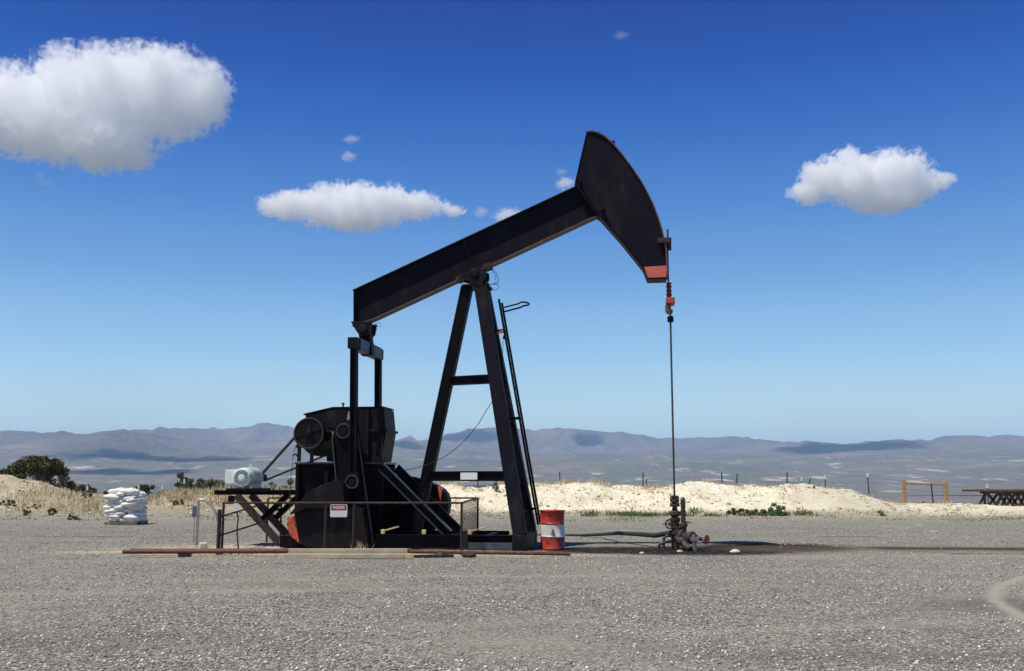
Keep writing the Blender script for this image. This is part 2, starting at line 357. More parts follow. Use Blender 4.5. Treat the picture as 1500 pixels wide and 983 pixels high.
# berm earth by height
bm=t.m('MAXIMUM',t.rng(t.m('ADD',Z,t.m('MULTIPLY',wob,.10)),.06,.26),0)
lt=t.rng(t.m('ADD',X,t.m('MULTIPLY',wobm,2.)),-9,-2)        # tan earth to the left, pale sand to the right
berm=t.mix(lt,tan,sandc)
lm=t.rng(t.m('ADD',X,wobm),-21,-24.5); berm=t.mix(t.m('MULTIPLY',lm,.55),berm,(.55,.48,.34))
berm=t.mix(t.m('MULTIPLY',t.rng(t.noise(P2,2.2,5,.7),.55,.72),.45),berm,(.22,.18,.12))
rt=t.rng(t.m('ADD',X,t.m('MULTIPLY',wobm,.8)),12.2,15.5); berm=t.mix(t.m('MULTIPLY',rt,.6),berm,(.46,.42,.31))
c=t.mix(1.0,c,(.90,.885,.84),'MULTIPLY')
c=t.mix(bm,c,berm)
edge=ell_mask(t,X,Y,13.5,46,9,4,.5,wobm); c=t.mix(t.m('MULTIPLY',edge,t.m('MULTIPLY',t.m('SUBTRACT',1,bm),.5)),c,(.42,.37,.27))
spill=ell_mask(t,X,Y,21.5,50,5,5,.5,wob); c=t.mix(t.m('MULTIPLY',spill,.7),c,sandc)
t.put(b.inputs['Base Color'],c); b.inputs['Roughness'].default_value=.95; b.inputs['Specular IOR Level'].default_value=.2
hh=t.m('ADD',t.m('MULTIPLY',h1,-.5),t.m('MULTIPLY',h2,-.9)); hh=t.m('ADD',hh,t.m('MULTIPLY',n_f,1.2))
hh=t.m('ADD',hh,t.m('MULTIPLY',bm,t.m('MULTIPLY',t.noise(P2,5.,6,.7),9.)))
t.put(b.inputs['Normal'],t.bump(hh,.55,.012))
ground=mesh_obj('gravel_ground',np.stack([XX,YY,ZZ],-1).reshape(-1,3),grid_faces(len(ys),len(xs)),GM,True); tag(ground,kind='structure')
def gz(x,y): return float(pad_h(np.array([float(x)]),np.array([float(y)]))[0])
# ---------------------------------------------------------------- valley and hills: one polar height field
RX=[-300,-100,0,30,60,95,118,135,150,195,210,235,255,300,340,390,410,430,480,530,560,592,620,635,660,700,722,745,790,815,870,900,940,960,1000,1080,1130,1150,1190,1240,1280,1330,1350,1380,1415,1440,1475,1500,1600,1900]
RY=[ 632, 626,629,632,633,632,637,636,631,628,630,626,628,627,628,620,622,626,634,645,650,640,645,643,634,628,624,628,632,625,631,633,637,641,642,639,646,647,646,651,646,643,646,641,636,640,636,640,637,642]
az=np.unique(np.concatenate([np.linspace(-180,-45,90),np.arange(-45,45,.09),np.linspace(45,180,90)]))*math.pi/180
rr=np.unique(np.concatenate([np.geomspace(52,3000,70),np.linspace(3000,9000,260),np.geomspace(9000,13000,14)]))
A,RR=np.meshgrid(az,rr); VX=RR*np.sin(A); VY=RR*np.cos(A)
base=-1.2-42*sstep(62,900,RR)**.8; 
fan=sstep(3000,6600,RR)*165
valley=base+fan+6*(fbm(VX/420,VY/420,4)-.5)*sstep(900,2500,RR)+70*(fbm(VX/620+3,VY/900,5,.52,ridged=True)-.5)*sstep(3400,5600,RR)+2200*0
tgt=[]
for a_,b_ in zip(RX,RY):
    d=ray(a_,b_); tgt.append((math.atan2(d[0],d[1]), d[2]/math.hypot(d[0],d[1])))
tg=np.interp(A[0],[q[0] for q in tgt],[q[1] for q in tgt])          # wanted sky-line slope per direction
wx=VX+500*(fbm(VX/2600,VY/2600,3)-.5); wy=VY+500*(fbm(VX/2600+40,VY/2600,3)-.5)
rg=fbm(wx/1500+11,wy/1900+4,6,.40,ridged=True)
env=sstep(5200,8200,RR)*(1-.85*sstep(8400,10500,RR))
mount=env*(.06+1.35*rg**2.2)
# scale the mountains of every direction so that the sky line has the wanted height
sc=np.ones(len(az))
for _ in range(3):
    H=valley+mount*sc[None,:]*480
    el=(H-CAMZ)/RR; k=np.argmax(el,0); need=(tg*RR[k,np.arange(len(az))]+CAMZ-valley[k,np.arange(len(az))])
    sc=np.clip(need/(mount[k,np.arange(len(az))]*480+1e-6),.1,3)
    ker=np.ones(13)/13; sc=np.convolve(np.pad(sc,6,mode='edge'),ker,'valid')
HZ=valley+mount*sc[None,:]*480
HM,t,b=material('sagebrush_hills'); geo=t.new('ShaderNodeNewGeometry'); P=geo.outputs['Position']; X,Y,Z=t.sep(P); P2=t.comb(X,Y,0.)
n1=t.noise(P2,.0016,7,.6); n2=t.noise(P2,.009,6,.65); n3=t.noise(P2,.05,4,.6)
c=t.ramp(n1,[(.32,(.14,.145,.115)),(.5,(.21,.185,.155)),(.68,(.33,.25,.205))])
c=t.mix(t.m('MULTIPLY',t.rng(n2,.42,.62),.5),c,(.12,.14,.10))
nz=t.sep(geo.outputs['Normal'])[2]
low=t.m('MULTIPLY',t.rng(Z,180,20),t.rng(Y,2600,3400))
pale=t.noise(t.vm('MULTIPLY',P2,(1,.5,1)),.0062,7,.6)
c=t.mix(t.m('MULTIPLY',low,t.rng(pale,.575,.65,0,.8)),c,(.72,.62,.46))
c=t.mix(t.m('MULTIPLY',low,t.rng(t.noise(P2,.0024,5,.6),.45,.62,0,.55)),c,(.16,.185,.095))
near=t.rng(Y,900,300); c=t.mix(near,c,t.mix(t.rng(t.noise(P2,.35,6,.65),.4,.6),(.34,.28,.18),(.14,.15,.08)))
t.put(b.inputs['Base Color'],c); b.inputs['Roughness'].default_value=1; b.inputs['Specular IOR Level'].default_value=0
t.put(b.inputs['Normal'],t.bump(t.m('ADD',t.m('MULTIPLY',n2,30),t.m('MULTIPLY',n3,9)),1.0,1.6))
hills=mesh_obj('hills',np.stack([VX,VY,HZ],-1).reshape(-1,3),grid_faces(len(rr),len(az)),HM,True); tag(hills,kind='structure')
def hit(px_,py_):                          # where the view through a photo point meets the hills
    d=ray(px_,py_); s_=d[2]/math.hypot(d[0],d[1]); k=int(np.argmin(abs(az-math.atan2(d[0],d[1])))); e_=(HZ[:,k]-CAMZ)/rr; j=int(np.argmax((e_>=s_)&(rr>1500)))
    return Vector((VX[j,k],VY[j,k],HZ[j,k]))
def vz(x,y):
    r=math.hypot(x,y); return float(-1.2-42*sstep(62,900,np.array(r))**.8)
# ---------------------------------------------------------------- haze
hm=bpy.data.materials.new('haze'); hm.use_nodes=True; t=NT(hm.node_tree); t.n.clear()
out=t.new('ShaderNodeOutputMaterial'); pv=t.new('ShaderNodeVolumePrincipled'); t.l.new(pv.outputs[0],out.inputs['Volume'])
pv.inputs['Density'].default_value=9.5e-5; pv.inputs['Color'].default_value=(.46,.68,1,1); pv.inputs['Anisotropy'].default_value=.0
hz=MB().box(-14000,14000,-14000,14000,-70,500).build('haze',hm); tag(hz,kind='stuff')
# ================================================================ PUMP JACK (local axes: x along the beam, y across (+ = far side), z up)
PSI=R(7.5); PC=Vector((0,24.35,0)); cps,sps=math.cos(PSI),math.sin(PSI)
def L(px,py,w=0.0):                      # local (x, z) of a photo point on the plane y = w
    a,b,c=ray(px,py); # point = k*(a,b); local w = (x*sps + (y-Yc)*cps)
    k=(w+PC.y*cps)/(a*sps+b*cps); x=a*k; y=b*k-PC.y
    return (x*cps-y*sps, CAMZ+c*k)
def L3(px,py,w=0.0): q=L(px,py,w); return Vector((q[0],w,q[1]))
def PL(w,*pts): return [L(a,b,w) for a,b in pts]
pump=empty('pump_jack',PC,-PSI)
tag(pump,'tall black oil pump jack with tilted walking beam and big curved horsehead with red tip','pump jack')
# --- walking beam
BW=.145
tl=L3(516,424.5,-BW); bl=L3(516,478.5,-BW); tr=L3(851,268.5,-BW); br=L3(877,315.5,-BW)
d=(Vector((br.x,0,br.z))-Vector((L(545,468,-BW)[0],0,L(545,468,-BW)[1]))).normalized(); nn=Vector((-d.z,0,d.x))
m_=MB(); T=.035
def quad(m,a,b,c,e,w0,w1,mi=0): m.prism([(a.x,a.z),(b.x,b.z),(c.x,c.z),(e.x,e.z)],w0,w1,mi)
fl=L3(548,468,-BW); m_.prism([(p.x,p.z) for p in (tl-nn*T,tr-nn*T,br+nn*T*.5,fl+nn*T*.5,bl+nn*T*.5)],-.012,.012)
m_.build('beam_web',BEAMB,pump)
m_=MB(); quad(m_,tl,tr,tr-nn*T,tl-nn*T,-BW,BW); m_.build('top_flange',BEAMB,pump,bevel=.004)
fl=L3(548,468,-BW); quad_b=MB(); quad(quad_b,fl,br,br+nn*T,fl+nn*T,-BW,BW)
quad(quad_b,bl,fl,fl+nn*T,bl+nn*T,-BW,BW); quad_b.build('bottom_flange',paint('bounce_tinted_flange_paint',(.10,.075,.055),(.05,.035,.03),rough=.7,rust=(.16,.10,.07),rustamt=.3),pump,bevel=.004)  # tan of light bounced off the ground, painted into the bottom flange
m_=MB()
for (pa,pb) in (((681,352),(695,392)),((519,428),(519,474))):
    a=L3(*pa,-BW*.5); c_=L3(*pb,-BW*.5); 
    for s_ in (-1,1):
        q=MB(); m_.bar((a.x,s_*(BW-.02)/2+s_*.005,a.z),(c_.x,s_*(BW-.02)/2+s_*.005,c_.z),BW-.03,.018,up=(1,0,0))
m_.each('web_stiffener',BEAMB,pump)
# --- horsehead
arc=[(861,194),(868,193.5),(877,196),(886,201),(896,210),(907,222.5),(918,237),(929,252),(939,267),(948,283.5),(956,300),(963,318),(968,334),(972,350),(974.6,366),(975.6,380),(976,389)]
HW=.20
cheek=arc+[(943.5,391),(911,351),(878,314),(861,290),(844,267)]
tip=[(976,389),(976,406),(949,407),(943.5,391)]
m_=MB()
for s_ in (-1,1):
    w0,w1=sorted((s_*HW,s_*(HW-.03)))
    m_.prism(PL(-HW,*cheek),w0,w1,0); m_.prism(PL(-HW,*tip),w0,w1,1)
m_.build('horsehead_cheek',[BEAMB,PINKRED],pump,bevel=.003)
def strip(m,pts,w0,w1,th,inward):       # a bent plate along a row of points
    P_=[Vector((p[0],0,p[1])) for p in pts]; inn=[]
    for i,p in enumerate(P_):
        dd=(P_[min(i+1,len(P_)-1)]-P_[max(i-1,0)]).normalized(); inn.append(p+Vector((dd.z,0,-dd.x))*th*inward)
    for i in range(len(P_)-1):
        quad(m,P_[i],P_[i+1],inn[i+1],inn[i],w0,w1)
m_=MB(); strip(m_,PL(-HW,*arc,(976,406)),-HW-.045,HW+.045,.03,-1)
m_.build('curved_face_plate',paint('worn_face_plate',(.20,.07,.04),(.06,.03,.025),rough=.6,scale=2,rust=(.3,.12,.07),rustamt=.3),pump)
m_=MB(); strip(m_,PL(-HW,(976,407),(949,408),(943,392),(911,352),(878,315)),-HW-.05,HW+.05,.035,-1)
strip(m_,PL(-HW,(861,193),(844,267)),-HW-.012,HW+.012,.03,1); strip(m_,PL(-HW,(844,268),(878,316)),-HW-.03,HW+.03,.05,1)
m_.build('back_plate',BLACK,pump)
m_=MB()
for q in ((849,265),(882,306)):
    a=L3(*q,-HW); m_.lathe(a+Vector((0,-.10,0)),(0,1,0),[(0,.05),(.10,.05)],10); m_.bar(a+Vector((0,-.06,-.10)),a+Vector((0,-.06,.12)),.05,.03,up=(1,0,0))
for q in ((875,194),(897,207)):
    a=L3(*q,-HW); m_.box(a.x-.06,a.x+.06,-.15,-.05,a.z-.02,a.z+.035)
m_.each('hinge_bolt',WORN,pump)
# --- samson post (three legs)
def leg(top,bot,w,h,w1=None,h1=None):
    return MB().ibeam(top,bot,w,h,up=(1,0,0),t=.022) if False else MB().bar(top,bot,w,h,up=(1,0,0),w1=w1,h1=h1)
pt=L3(704,420,0); zt=L(700,419,0)[1]; zs=L(600,783,-.95)[1]      # skid top
TW=.18; BWID=.98
nt_=L3(704.5,420,-TW); nb=L3(762,786,-BWID)
for s_ in (-1,1):
    a=Vector((nt_.x,s_*TW,nt_.z)); e=Vector((nb.x,s_*BWID,zs+.02))
    m_=MB(); m_.bar(a,e,.26,.27,up=(1,0,0)); dv,aa,bb=m_.frame(a,e,(1,0,0))
    for k in (-1,1): m_.bar(a+bb*k*.148,e+bb*k*.148,.28,.022,up=(1,0,0))
    m_.build('front_leg',BEAMB,pump,bevel=.006)
ra=L3(684.5,421,0); rb=L3(622.5,715,0); dd=(rb-ra); k=(ra.z-zs-.02)/-dd.z; re=ra+dd*k
m_=MB(); m_.bar(ra,re,.26,.22,up=(1,0,0)); dv,aa,bb=m_.frame(ra,re,(1,0,0))
for k in (-1,1): m_.bar(ra+bb*k*.125,re+bb*k*.125,.28,.022,up=(1,0,0))
m_.build('rear_leg',BLACK,pump,bevel=.006)
def onleg(z,A,B): k=(z-A.z)/(B.z-A.z); return A+(B-A)*k
NLa=Vector((nt_.x,-TW,nt_.z)); NLb=Vector((nb.x,-BWID,zs))
for (yy,hh_) in ((556,.2),(697.5,.215)):
    zc=L(700,yy,-.4)[1]
    for s_ in (-1,):
        p0=onleg(zc,ra,re); p1=onleg(zc,NLa,NLb); p0=p0+Vector((.05,s_*.10,0)); p1=Vector((p1.x-.08,s_*abs(p1.y),zc))
        m_=MB(); m_.bar(p0,p1,.03,hh_); m_.bar(p0+Vector((0,0,hh_/2)),p1+Vector((0,0,hh_/2)),.14,.02); m_.bar(p0-Vector((0,0,hh_/2)),p1-Vector((0,0,hh_/2)),.14,.02)
        cb=m_.build('cross_brace',BLACK,pump)
    if yy>600:
        dirb=(p1-p0).normalized(); k0=(L(677,697,-.45)[0]-p0.x)/(p1.x-p0.x); k1=(L(702.5,697,-.5)[0]-p0.x)/(p1.x-p0.x)
        a=p0+(p1-p0)*k0; e=p0+(p1-p0)*k1; off=Vector((dirb.y,-dirb.x,0))*.095
        m_=MB(); m_.bar(a+off,e+off,.008,.165); m_.build('blank_plate',SIGNW,cb,bevel=.002)
# rear face: brace between the two front legs, low down and high up
for zc in (1.55,):
    a=onleg(zc,NLa,NLb); m_=MB(); m_.bar((a.x,a.y+.1,zc),(a.x,-a.y-.1,zc),.08,.14); m_.build('cross_brace',BLACK,pump)
# post top plates and saddle bearing
m_=MB(); q0=L(677,418.5,-.3); q1=L(716,418.5,-.3); m_.box(q0[0],q1[0],-.32,.32,q0[1]-.03,q0[1]+.035); 
q2=L(690,416,-.3); q3=L(712,416,-.3); m_.box(q2[0],q3[0],-.28,.28,q0[1]+.035,L(700,410,-.3)[1])
m_.build('post_cap',BLACK,pump,bevel=.006)
m_=MB(); m_.prism(PL(-.3,(676,402),(672,407),(677,408),(684,410),(690,416),(707,415),(712,402),(711,394),(700,391),(692,396),(684,399)),-.30,-.20)
m_.prism(PL(-.3,(676,402),(672,407),(677,408),(684,410),(690,416),(707,415),(712,402),(711,394),(700,391),(692,396),(684,399)),.20,.30)
c0=L3(698,403,0); m_.lathe((c0.x,-.34,c0.z),(0,1,0),[(0,.09),(.03,.12),(.65,.12),(.68,.09)],18)
m_.build('saddle_bearing',WORN,pump,bevel=.005)
m_=MB()
for (x0,y0,x1,y1) in ((668,409,676,405),(708,391,718,387)):
    a=L(x0,y0,-.2); e=L(x1,y1,-.2)
    for s_ in (-1,1): m_.bar((a[0],s_*.19,a[1]),(e[0],s_*.19,e[1]),.10,.09)
m_.each('clamp_bolt',DKRUST,pump)
# wire loops
m_=MB()
m_.tube([L3(*q,-.15) for q in ((719,391),(727,400),(731,411),(728,416),(720,417),(714,415),(712,417),(719,423),(727,425),(731,420),(727,415),(719,417))],.008,5)
m_.build('grease_line',RUBBER,pump); m_=MB(); m_.tube([L3(*q,-.1) for q in ((717,391),(725,402),(727,413),(722,416))],.007,5)
m_.build('grease_line',RUBBER,pump); m_=MB(); m_.tube([L3(*q,-.15) for q in ((548,472),(551,477),(559,478),(557,472),(551,474),(547,482))],.007,5)
m_.build('grease_line',RUBBER,pump)
# --- tail bearing and equalizer
PW=1.1
eqn=L3(519,499,-PW)
c0=L3(536,484,0)
m_=MB()
for s_ in (-1,1):
    w0,w1=sorted((s_*.26,s_*.18)); m_.prism(PL(0,(518,473),(549,474),(546,489),(541,494),(531,494),(526,487)),w0,w1)
m_.lathe((c0.x,-.32,c0.z),(0,1,0),[(0,.08),(.02,.105),(.62,.105),(.64,.08)],18)
m_.build('tail_bearing',WORN,pump,bevel=.004)
ez=eqn.z-.04; ex=eqn.x+.02
m_=MB(); m_.box(ex-.11,ex+.11,-PW+.1,PW-.1,ez-.18,ez+.12)
m_.build('equalizer_beam',paint('blue_black_paint',(.010,.020,.05),(.012,.014,.03),rough=.4,spec=.2),pump,bevel=.01)
m_=MB(); m_.prism([(c0.x-.16,c0.z),(c0.x+.13,c0.z+.02),(ex+.16,ez-.2),(ex-.13,ez-.2)],-.14,.14); m_.build('equalizer_bearing',BLACK,pump,bevel=.008)
# --- pitman arms
crankpin=L3(515.5,706,-PW-.12)
for s_ in (-1,1):
    m_=MB(); a=Vector((eqn.x,s_*PW,eqn.z+.02)); e=Vector((crankpin.x,s_*PW,crankpin.z))
    m_.ibeam(a,e,.17,.16,up=(1,0,0),t=.02); pa=m_.build('pitman_arm',BEAMB,pump,bevel=.003)
    m_=MB(); m_.box(a.x-.13,a.x+.11,s_*PW-.13,s_*PW+.13,a.z-.22,a.z+.05); m_.build('pitman_head',WORN,pa,bevel=.012)
    m_=MB(); y0=s_*PW-.12; m_.lathe((e.x,y0,e.z),(0,1,0),[(0,.13),(.02,.16),(.22,.16),(.24,.13)],24); m_.box(e.x-.13,e.x+.13,s_*PW-.09,s_*PW+.09,e.z,e.z+.22)
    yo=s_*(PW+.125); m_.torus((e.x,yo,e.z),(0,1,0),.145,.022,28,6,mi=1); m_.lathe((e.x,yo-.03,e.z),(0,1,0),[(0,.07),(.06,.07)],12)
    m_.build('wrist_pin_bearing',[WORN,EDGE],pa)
# --- cranks and counterweights
CW=.86    # crank plane
hub=L3(506,632,-CW)
def cranks(s_,poly,wt,tipp,name):
    w=s_*CW
    m_=MB(); w0,w1=sorted((w-.09,w+.09))
    m_.prism(poly,w0,w1)
    ins=[]   # raised rim along both long edges
    for i0,i1 in ((0,1),(2,3)):
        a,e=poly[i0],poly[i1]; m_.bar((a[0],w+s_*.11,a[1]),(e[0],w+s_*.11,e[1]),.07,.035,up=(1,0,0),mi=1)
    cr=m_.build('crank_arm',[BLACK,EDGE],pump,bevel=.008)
    m_=MB(); m_.lathe((hub.x,w-.17,hub.z),(0,1,0),[(0,.14),(.03,.19),(.31,.19),(.34,.14)],26); m_.lathe((hub.x,w+s_*.17-.03,hub.z),(0,1,0),[(0,.075),(.06,.075)],14)
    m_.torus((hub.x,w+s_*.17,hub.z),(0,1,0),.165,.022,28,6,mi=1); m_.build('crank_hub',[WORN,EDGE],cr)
    return cr
cpoly=PL(-CW,(489,640),(504,800),(549,800),(524,622),(496,618))
cpoly=[cpoly[0],cpoly[1],cpoly[2],cpoly[3],cpoly[4]]
cr1=cranks(-1,cpoly,None,None,'')
hx=hub.x
cr2=cranks(1,cpoly,None,None,'')
# near weight
W0,W1=-1.42,-.98
body=[(503,707),(498,703),(484,706),(470,711),(456,718.5),(446,727),(436,738),(430,745),(424,752),(421.5,757)]
low=[(437.5,795),(447,801),(460,805),(480,806),(512,806),(548,804),(530,745)]
m_=MB(); WR=W0+.17
m_.prism(PL(WR,(433,752),(500,745),(520,742),(530,745),(540,803),(512,805.5),(480,805.5),(460,804.5),(447,801),(438.5,796),(432,756.5)),WR,W1,0)
m_.prism(PL(WR,(421.5,757.5),(432,756.5),(438.5,796),(428,788),(422,778),(420,768)),WR,W1,1)
m_.prism(PL(W0,(503,708),(498,703),(484,706),(470,711),(456,718.5),(446,727),(436,738),(430,745.5),(424,753.5),(432,752),(448,744),(504,744)),W0,W1-.01,0)
cw=m_.build('counterweight',[WORN,paint('counterweight_orange_paint',(.62,.10,.03),(.48,.07,.025),rough=.6,scale=9,rust=(.09,.035,.02),rustamt=.45)],cr1,bevel=.012)
m_=MB(); strip(m_,PL(W0,(498,702),(501,712),(504,724),(505,744)),W0-.03,W0+.2,.05,1)
a=L3(493,704,W0+.1); m_.box(a.x-.06,a.x+.1,W0+.02,W0+.14,a.z-.04,a.z+.05); m_.build('weight_rib',WORN,cr1,bevel=.005)
m_=MB(); a=L3(478,690,W0+.5); e=L3(478,712,W0+.5); m_.bar(a,e,.07,.09,up=(1,0,0)); m_.build('weight_bolt',WORN,cr1)
# far weight: same casting turned over, on the far crank
FW0,FW1=.98,1.42
m_=MB(); m_.prism(PL(FW0,(548,700),(580,697),(602,698),(625,705),(641,712),(645,735),(648,716.5),(654,724),(657,737),(655,752),(645,766),(628,782),(600,790),(560,790),(540,780)),FW0,FW1,0)
m_.prism(PL(FW0,(641,712),(648,716.5),(645,735)),FW0,FW1,1)
m_.prism(PL(FW0,(610,712),(645,735),(650,752),(640,764),(610,770)),FW0-.03,FW0,0)
m_.build('counterweight',[BLACK,PINKRED],cr2,bevel=.008)
# --- gear reducer
m_=MB()
gp=PL(-.52,(447,614),(447,608),(487,598),(513,597),(562,598),(565,633),(558,676),(478,676),(476,656),(468,648),(447,645))
m_.prism(gp,-.50,.50); 
m_.build('gear_reducer',WORN,pump,bevel=.015)
m_=MB(); q=L(540,631,-.55); q1=L(567,631,-.55); m_.box(gp[0][0]+.1,q1[0],-.56,.56,q[1]-.03,q[1]+.03)   # joint flange
for px_ in (470,480,545,553,560):
    a=L(px_,631,-.55); m_.lathe((a[0],-.54,a[1]-.06),(0,0,1),[(0,.02),(.12,.02)],8)
m_.build('joint_flange',WORN,pump,bevel=.004)
m_=MB(); a=L(447,608,-.5); e=L(487,598,-.5); f_=L(562,597.5,-.5)
m_.bar((a[0]-.04,0,a[1]+.015),(e[0],0,e[1]+.015),1.03,.03); m_.box(e[0]+.001,f_[0]+.0,-.515,.515,e[1]+.002,e[1]+.032)
m_.build('reducer_cover',BLACK,pump)
m_=MB(); a=L3(506,600,-.3); m_.lathe((L(506,599,0)[0],-.2,e[1]+.03),(0,0,1),[(0,.02),(.08,.02),(.08,.035),(.12,.035)],8); m_.build('breather',WORN,pump)
m_=MB()
for (x0,x1) in ((524,528),(529.5,539)):
    a=L(x0,600,-.56); e=L(x1,672,-.56); m_.box(a[0],e[0],-.57,-.50,e[1],a[1])
a=L(553,640,-.6); e=L(559,668,-.6); m_.prism(PL(-.6,(554,637),(561,637),(558.5,669),(551,669)),-.64,-.56)
m_.each('reducer_rib',WORN,pump)
m_=MB(); a=L(513,601,-.56); m_.prism(PL(-.56,(511,603),(514,603),(514,615),(508.5,615)),-.60,-.56); m_.build('pale_lug',paint('worn_bare_steel',(.35,.3,.24),(.2,.16,.13),rough=.5),pump)
m_=MB(); a=L3(563,600,-.3); m_.bar(a+Vector((0,0,-.6)),a,.03,.06); m_.box(a.x-.2,a.x,-.34,-.3,a.z-.03,a.z); m_.build('reducer_bracket',BLACK,pump)
# brake drum (near) and big sheave (far)
bc=L3(453.5,635,-.78); r_=L(475.8,635,-.78)[0]-bc.x
m_=MB(); m_.lathe((bc.x,-.84,bc.z),(0,1,0),[(0,r_-.05),(0,r_),(.14,r_),(.14,r_-.04),(.06,r_-.05)],40)
m_.torus((bc.x,-.84,bc.z),(0,1,0),r_-.02,.022,44,6,mi=1)
m_.lathe((bc.x,-.9,bc.z),(0,1,0),[(0,.05),(.02,.09),(.3,.09)],18)
for k in range(6):
    t_=k*math.pi/3+.3; m_.bar((bc.x+.08*math.cos(t_),-.83,bc.z+.08*math.sin(t_)),(bc.x+(r_-.04)*math.cos(t_),-.83,bc.z+(r_-.04)*math.sin(t_)),.03,.05,up=(0,1,0))
m_.build('brake_drum',[WORN,DKRUST],pump,smooth=True)
m_=MB(); m_.lathe((bc.x,-.8,bc.z),(0,1,0),[(0,.05),(1.75,.05)],14); m_.build('drive_shaft',WORN,pump)
BC=L3(470,640,.85); BR=.50
m_=MB(); m_.lathe((BC.x,.72,BC.z),(0,1,0),[(0,BR-.02),(0,BR),(.05,BR-.03),(.10,BR),(.15,BR-.03),(.20,BR),(.26,BR),(.26,BR-.03)],44)
m_.build('belt_sheave',BLACK,pump,smooth=True)
m_=MB(); a=L(434,652,-.5); e=L(447,676,-.5); m_.box(a[0]+.03,a[0]+.11,-.5,-.44,e[1],a[1]); m_.box(a[0]+.03,a[0]+.11,.44,.5,e[1],a[1])
a=L3(434,655,-.47); m_.bar(a,L3(448,640,-.47),.05,.06); m_.bar(L3(474,624.5,-.47),L3(500,624,-.6),.04,.05)
m_.each('brake_bracket',WORN,pump)
# small crank-side piece between hub and drum
m_=MB(); m_.prism(PL(-.72,(486,632),(497,633),(500,641),(488,640)),-.78,-.68); m_.build('shaft_guard',paint('scuffed_grey_paint',(.12,.12,.13),(.05,.045,.05),rough=.5),pump,bevel=.004)
# --- pedestal
pz=L(433,677,-.6)[1]; x0=L(433,677,-.6)[0]; x1=L(561,677,-.6)[0]
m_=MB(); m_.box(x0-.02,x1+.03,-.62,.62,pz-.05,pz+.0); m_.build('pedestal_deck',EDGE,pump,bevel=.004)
m_=MB(); xa,xb=x0,x1-.02
m_.box(xa,xb,-.50,-.46,zs,pz-.05); m_.box(xa,xb,.46,.50,zs,pz-.05); m_.box(xa,xa+.04,-.46,.46,zs,pz-.05)
for px_ in (433.5,478,556): 
    q=L(px_,700,-.56)[0]; m_.box(q,q+.09,-.60,-.50,zs,pz-.05); m_.box(q,q+.09,.50,.60,zs,pz-.05)
m_.build('pedestal',BLACK,pump,bevel=.004)
# --- diagonal braces
for s_ in (-1,1):
    a=L3(559,681,-.7); e=L3(657,783,-.7)
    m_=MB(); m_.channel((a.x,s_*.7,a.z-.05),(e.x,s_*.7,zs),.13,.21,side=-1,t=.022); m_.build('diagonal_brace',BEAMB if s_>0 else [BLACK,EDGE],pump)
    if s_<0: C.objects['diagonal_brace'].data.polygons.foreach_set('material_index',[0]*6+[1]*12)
# --- skid
sx0=L(412,795,-.95)[0]; sx1=L(770,795,-.95)[0]; zb=.02
m_=MB()
for s_ in (-1,1): m_.ibeam((sx0+.5,s_*.95,(zs+zb)/2),(sx1,s_*.95,(zs+zb)/2),.16,zs-zb,t=.02)
for q in np.linspace(sx0+.6,sx1-.1,7): m_.ibeam((q,-.87,(zs+zb)/2),(q,.87,(zs+zb)/2),.14,zs-zb-.05,t=.02)
m_.build('skid_frame',BLACK,pump)
m_=MB(); m_.box(sx0,sx0+.52,-1.05,1.05,zb,zs*.88); m_.build('skid_end_block',BLACK,pump,bevel=.01)
m_=MB(); q=L(686,800,-1.06); m_.box(q[0],sx1+.02,-1.065,-.99,zb-.01,zs*.5); m_.build('side_plate',paint('blue_grey_concrete',(.07,.08,.10),(.035,.035,.05),rough=.8,scale=5,dust=.5),pump,bevel=.004)
m_=MB()
m_.box(nb.x-.17,nb.x+.17,-1.13,-.83,zb,zs+.03); m_.box(nb.x-.17,nb.x+.17,.83,1.13,zb,zs+.03); m_.box(nb.x+.0,nb.x+.16,-.83,.83,zb,zs)
m_.lathe((nb.x,-1.05,zs+.03),(0,0,1),[(0,.05),(.07,.04)],8); m_.build('leg_foot',WORN,pump,bevel=.006)
# --- motor stand and motor
pzt=L(345,718.5,-.55)[1]; pzb=pzt-.1
mA=L(313,721,-.5)[0]; mB_=L(433,721,-.5)[0]
m_=MB()
for s_ in (-.45,.45): m_.ibeam((mA if s_<0 else mA+.3,s_,pzt-.05),(mB_+.1,s_,pzt-.05),.10,.11,t=.02)
m_.box(L(331,720,-.5)[0],L(380,720,-.5)[0],-.5,.5,pzt+.001,pzt+.05)
m_.build('motor_platform',BLACK,pump)
for s_ in (-.45,.45):
    a=L3(347,726,-.45); e=L3(409,795,-.45); m_=MB(); m_.channel((a.x,s_,a.z),(e.x,s_,e.z),.12,.16,t=.02,side=1); m_.build('stand_leg',DKRUST,pump)
    a=L3(423,724,-.45); e=L3(383,762,-.45); m_=MB(); m_.channel((a.x,s_,a.z),(e.x,s_,e.z),.10,.13,t=.02,side=1); m_.build('stand_strut',BLACK,pump)
m_=MB(); a=L3(340,726,-.45); m_.box(a.x-.08,a.x+.05,-.5,-.4,a.z-.2,a.z); m_.box(L(398,745,0)[0],L(398,745,0)[0]+.1,-.4,.4,L(398,745,0)[1]-.06,L(398,745,0)[1]); m_.each('stand_bracket',BLACK,pump)
m_=MB()
for k_,q in enumerate((338,356,368,398,408)):
    a=L(q,719,-.5)[0]; zq=pzt+(.05 if q<375 else .01); m_.lathe((a,-.47,zq),(0,0,1),[(0,.035),(.05,.035),(.05,.018),(.09,.018)],6)
m_.each('adjusting_bolt',paint('shiny_bolt_steel',(.4,.38,.34),(.25,.22,.2),rough=.35,metallic=.6),pump)
mc=L3(354,699.5,-.5); mr=.235
motor=MB(); motor.lathe((mc.x,-.40,mc.z),(0,1,0),[(0,mr-.02),(.02,mr),(.72,mr),(.76,mr-.04),(.78,.1)],32)
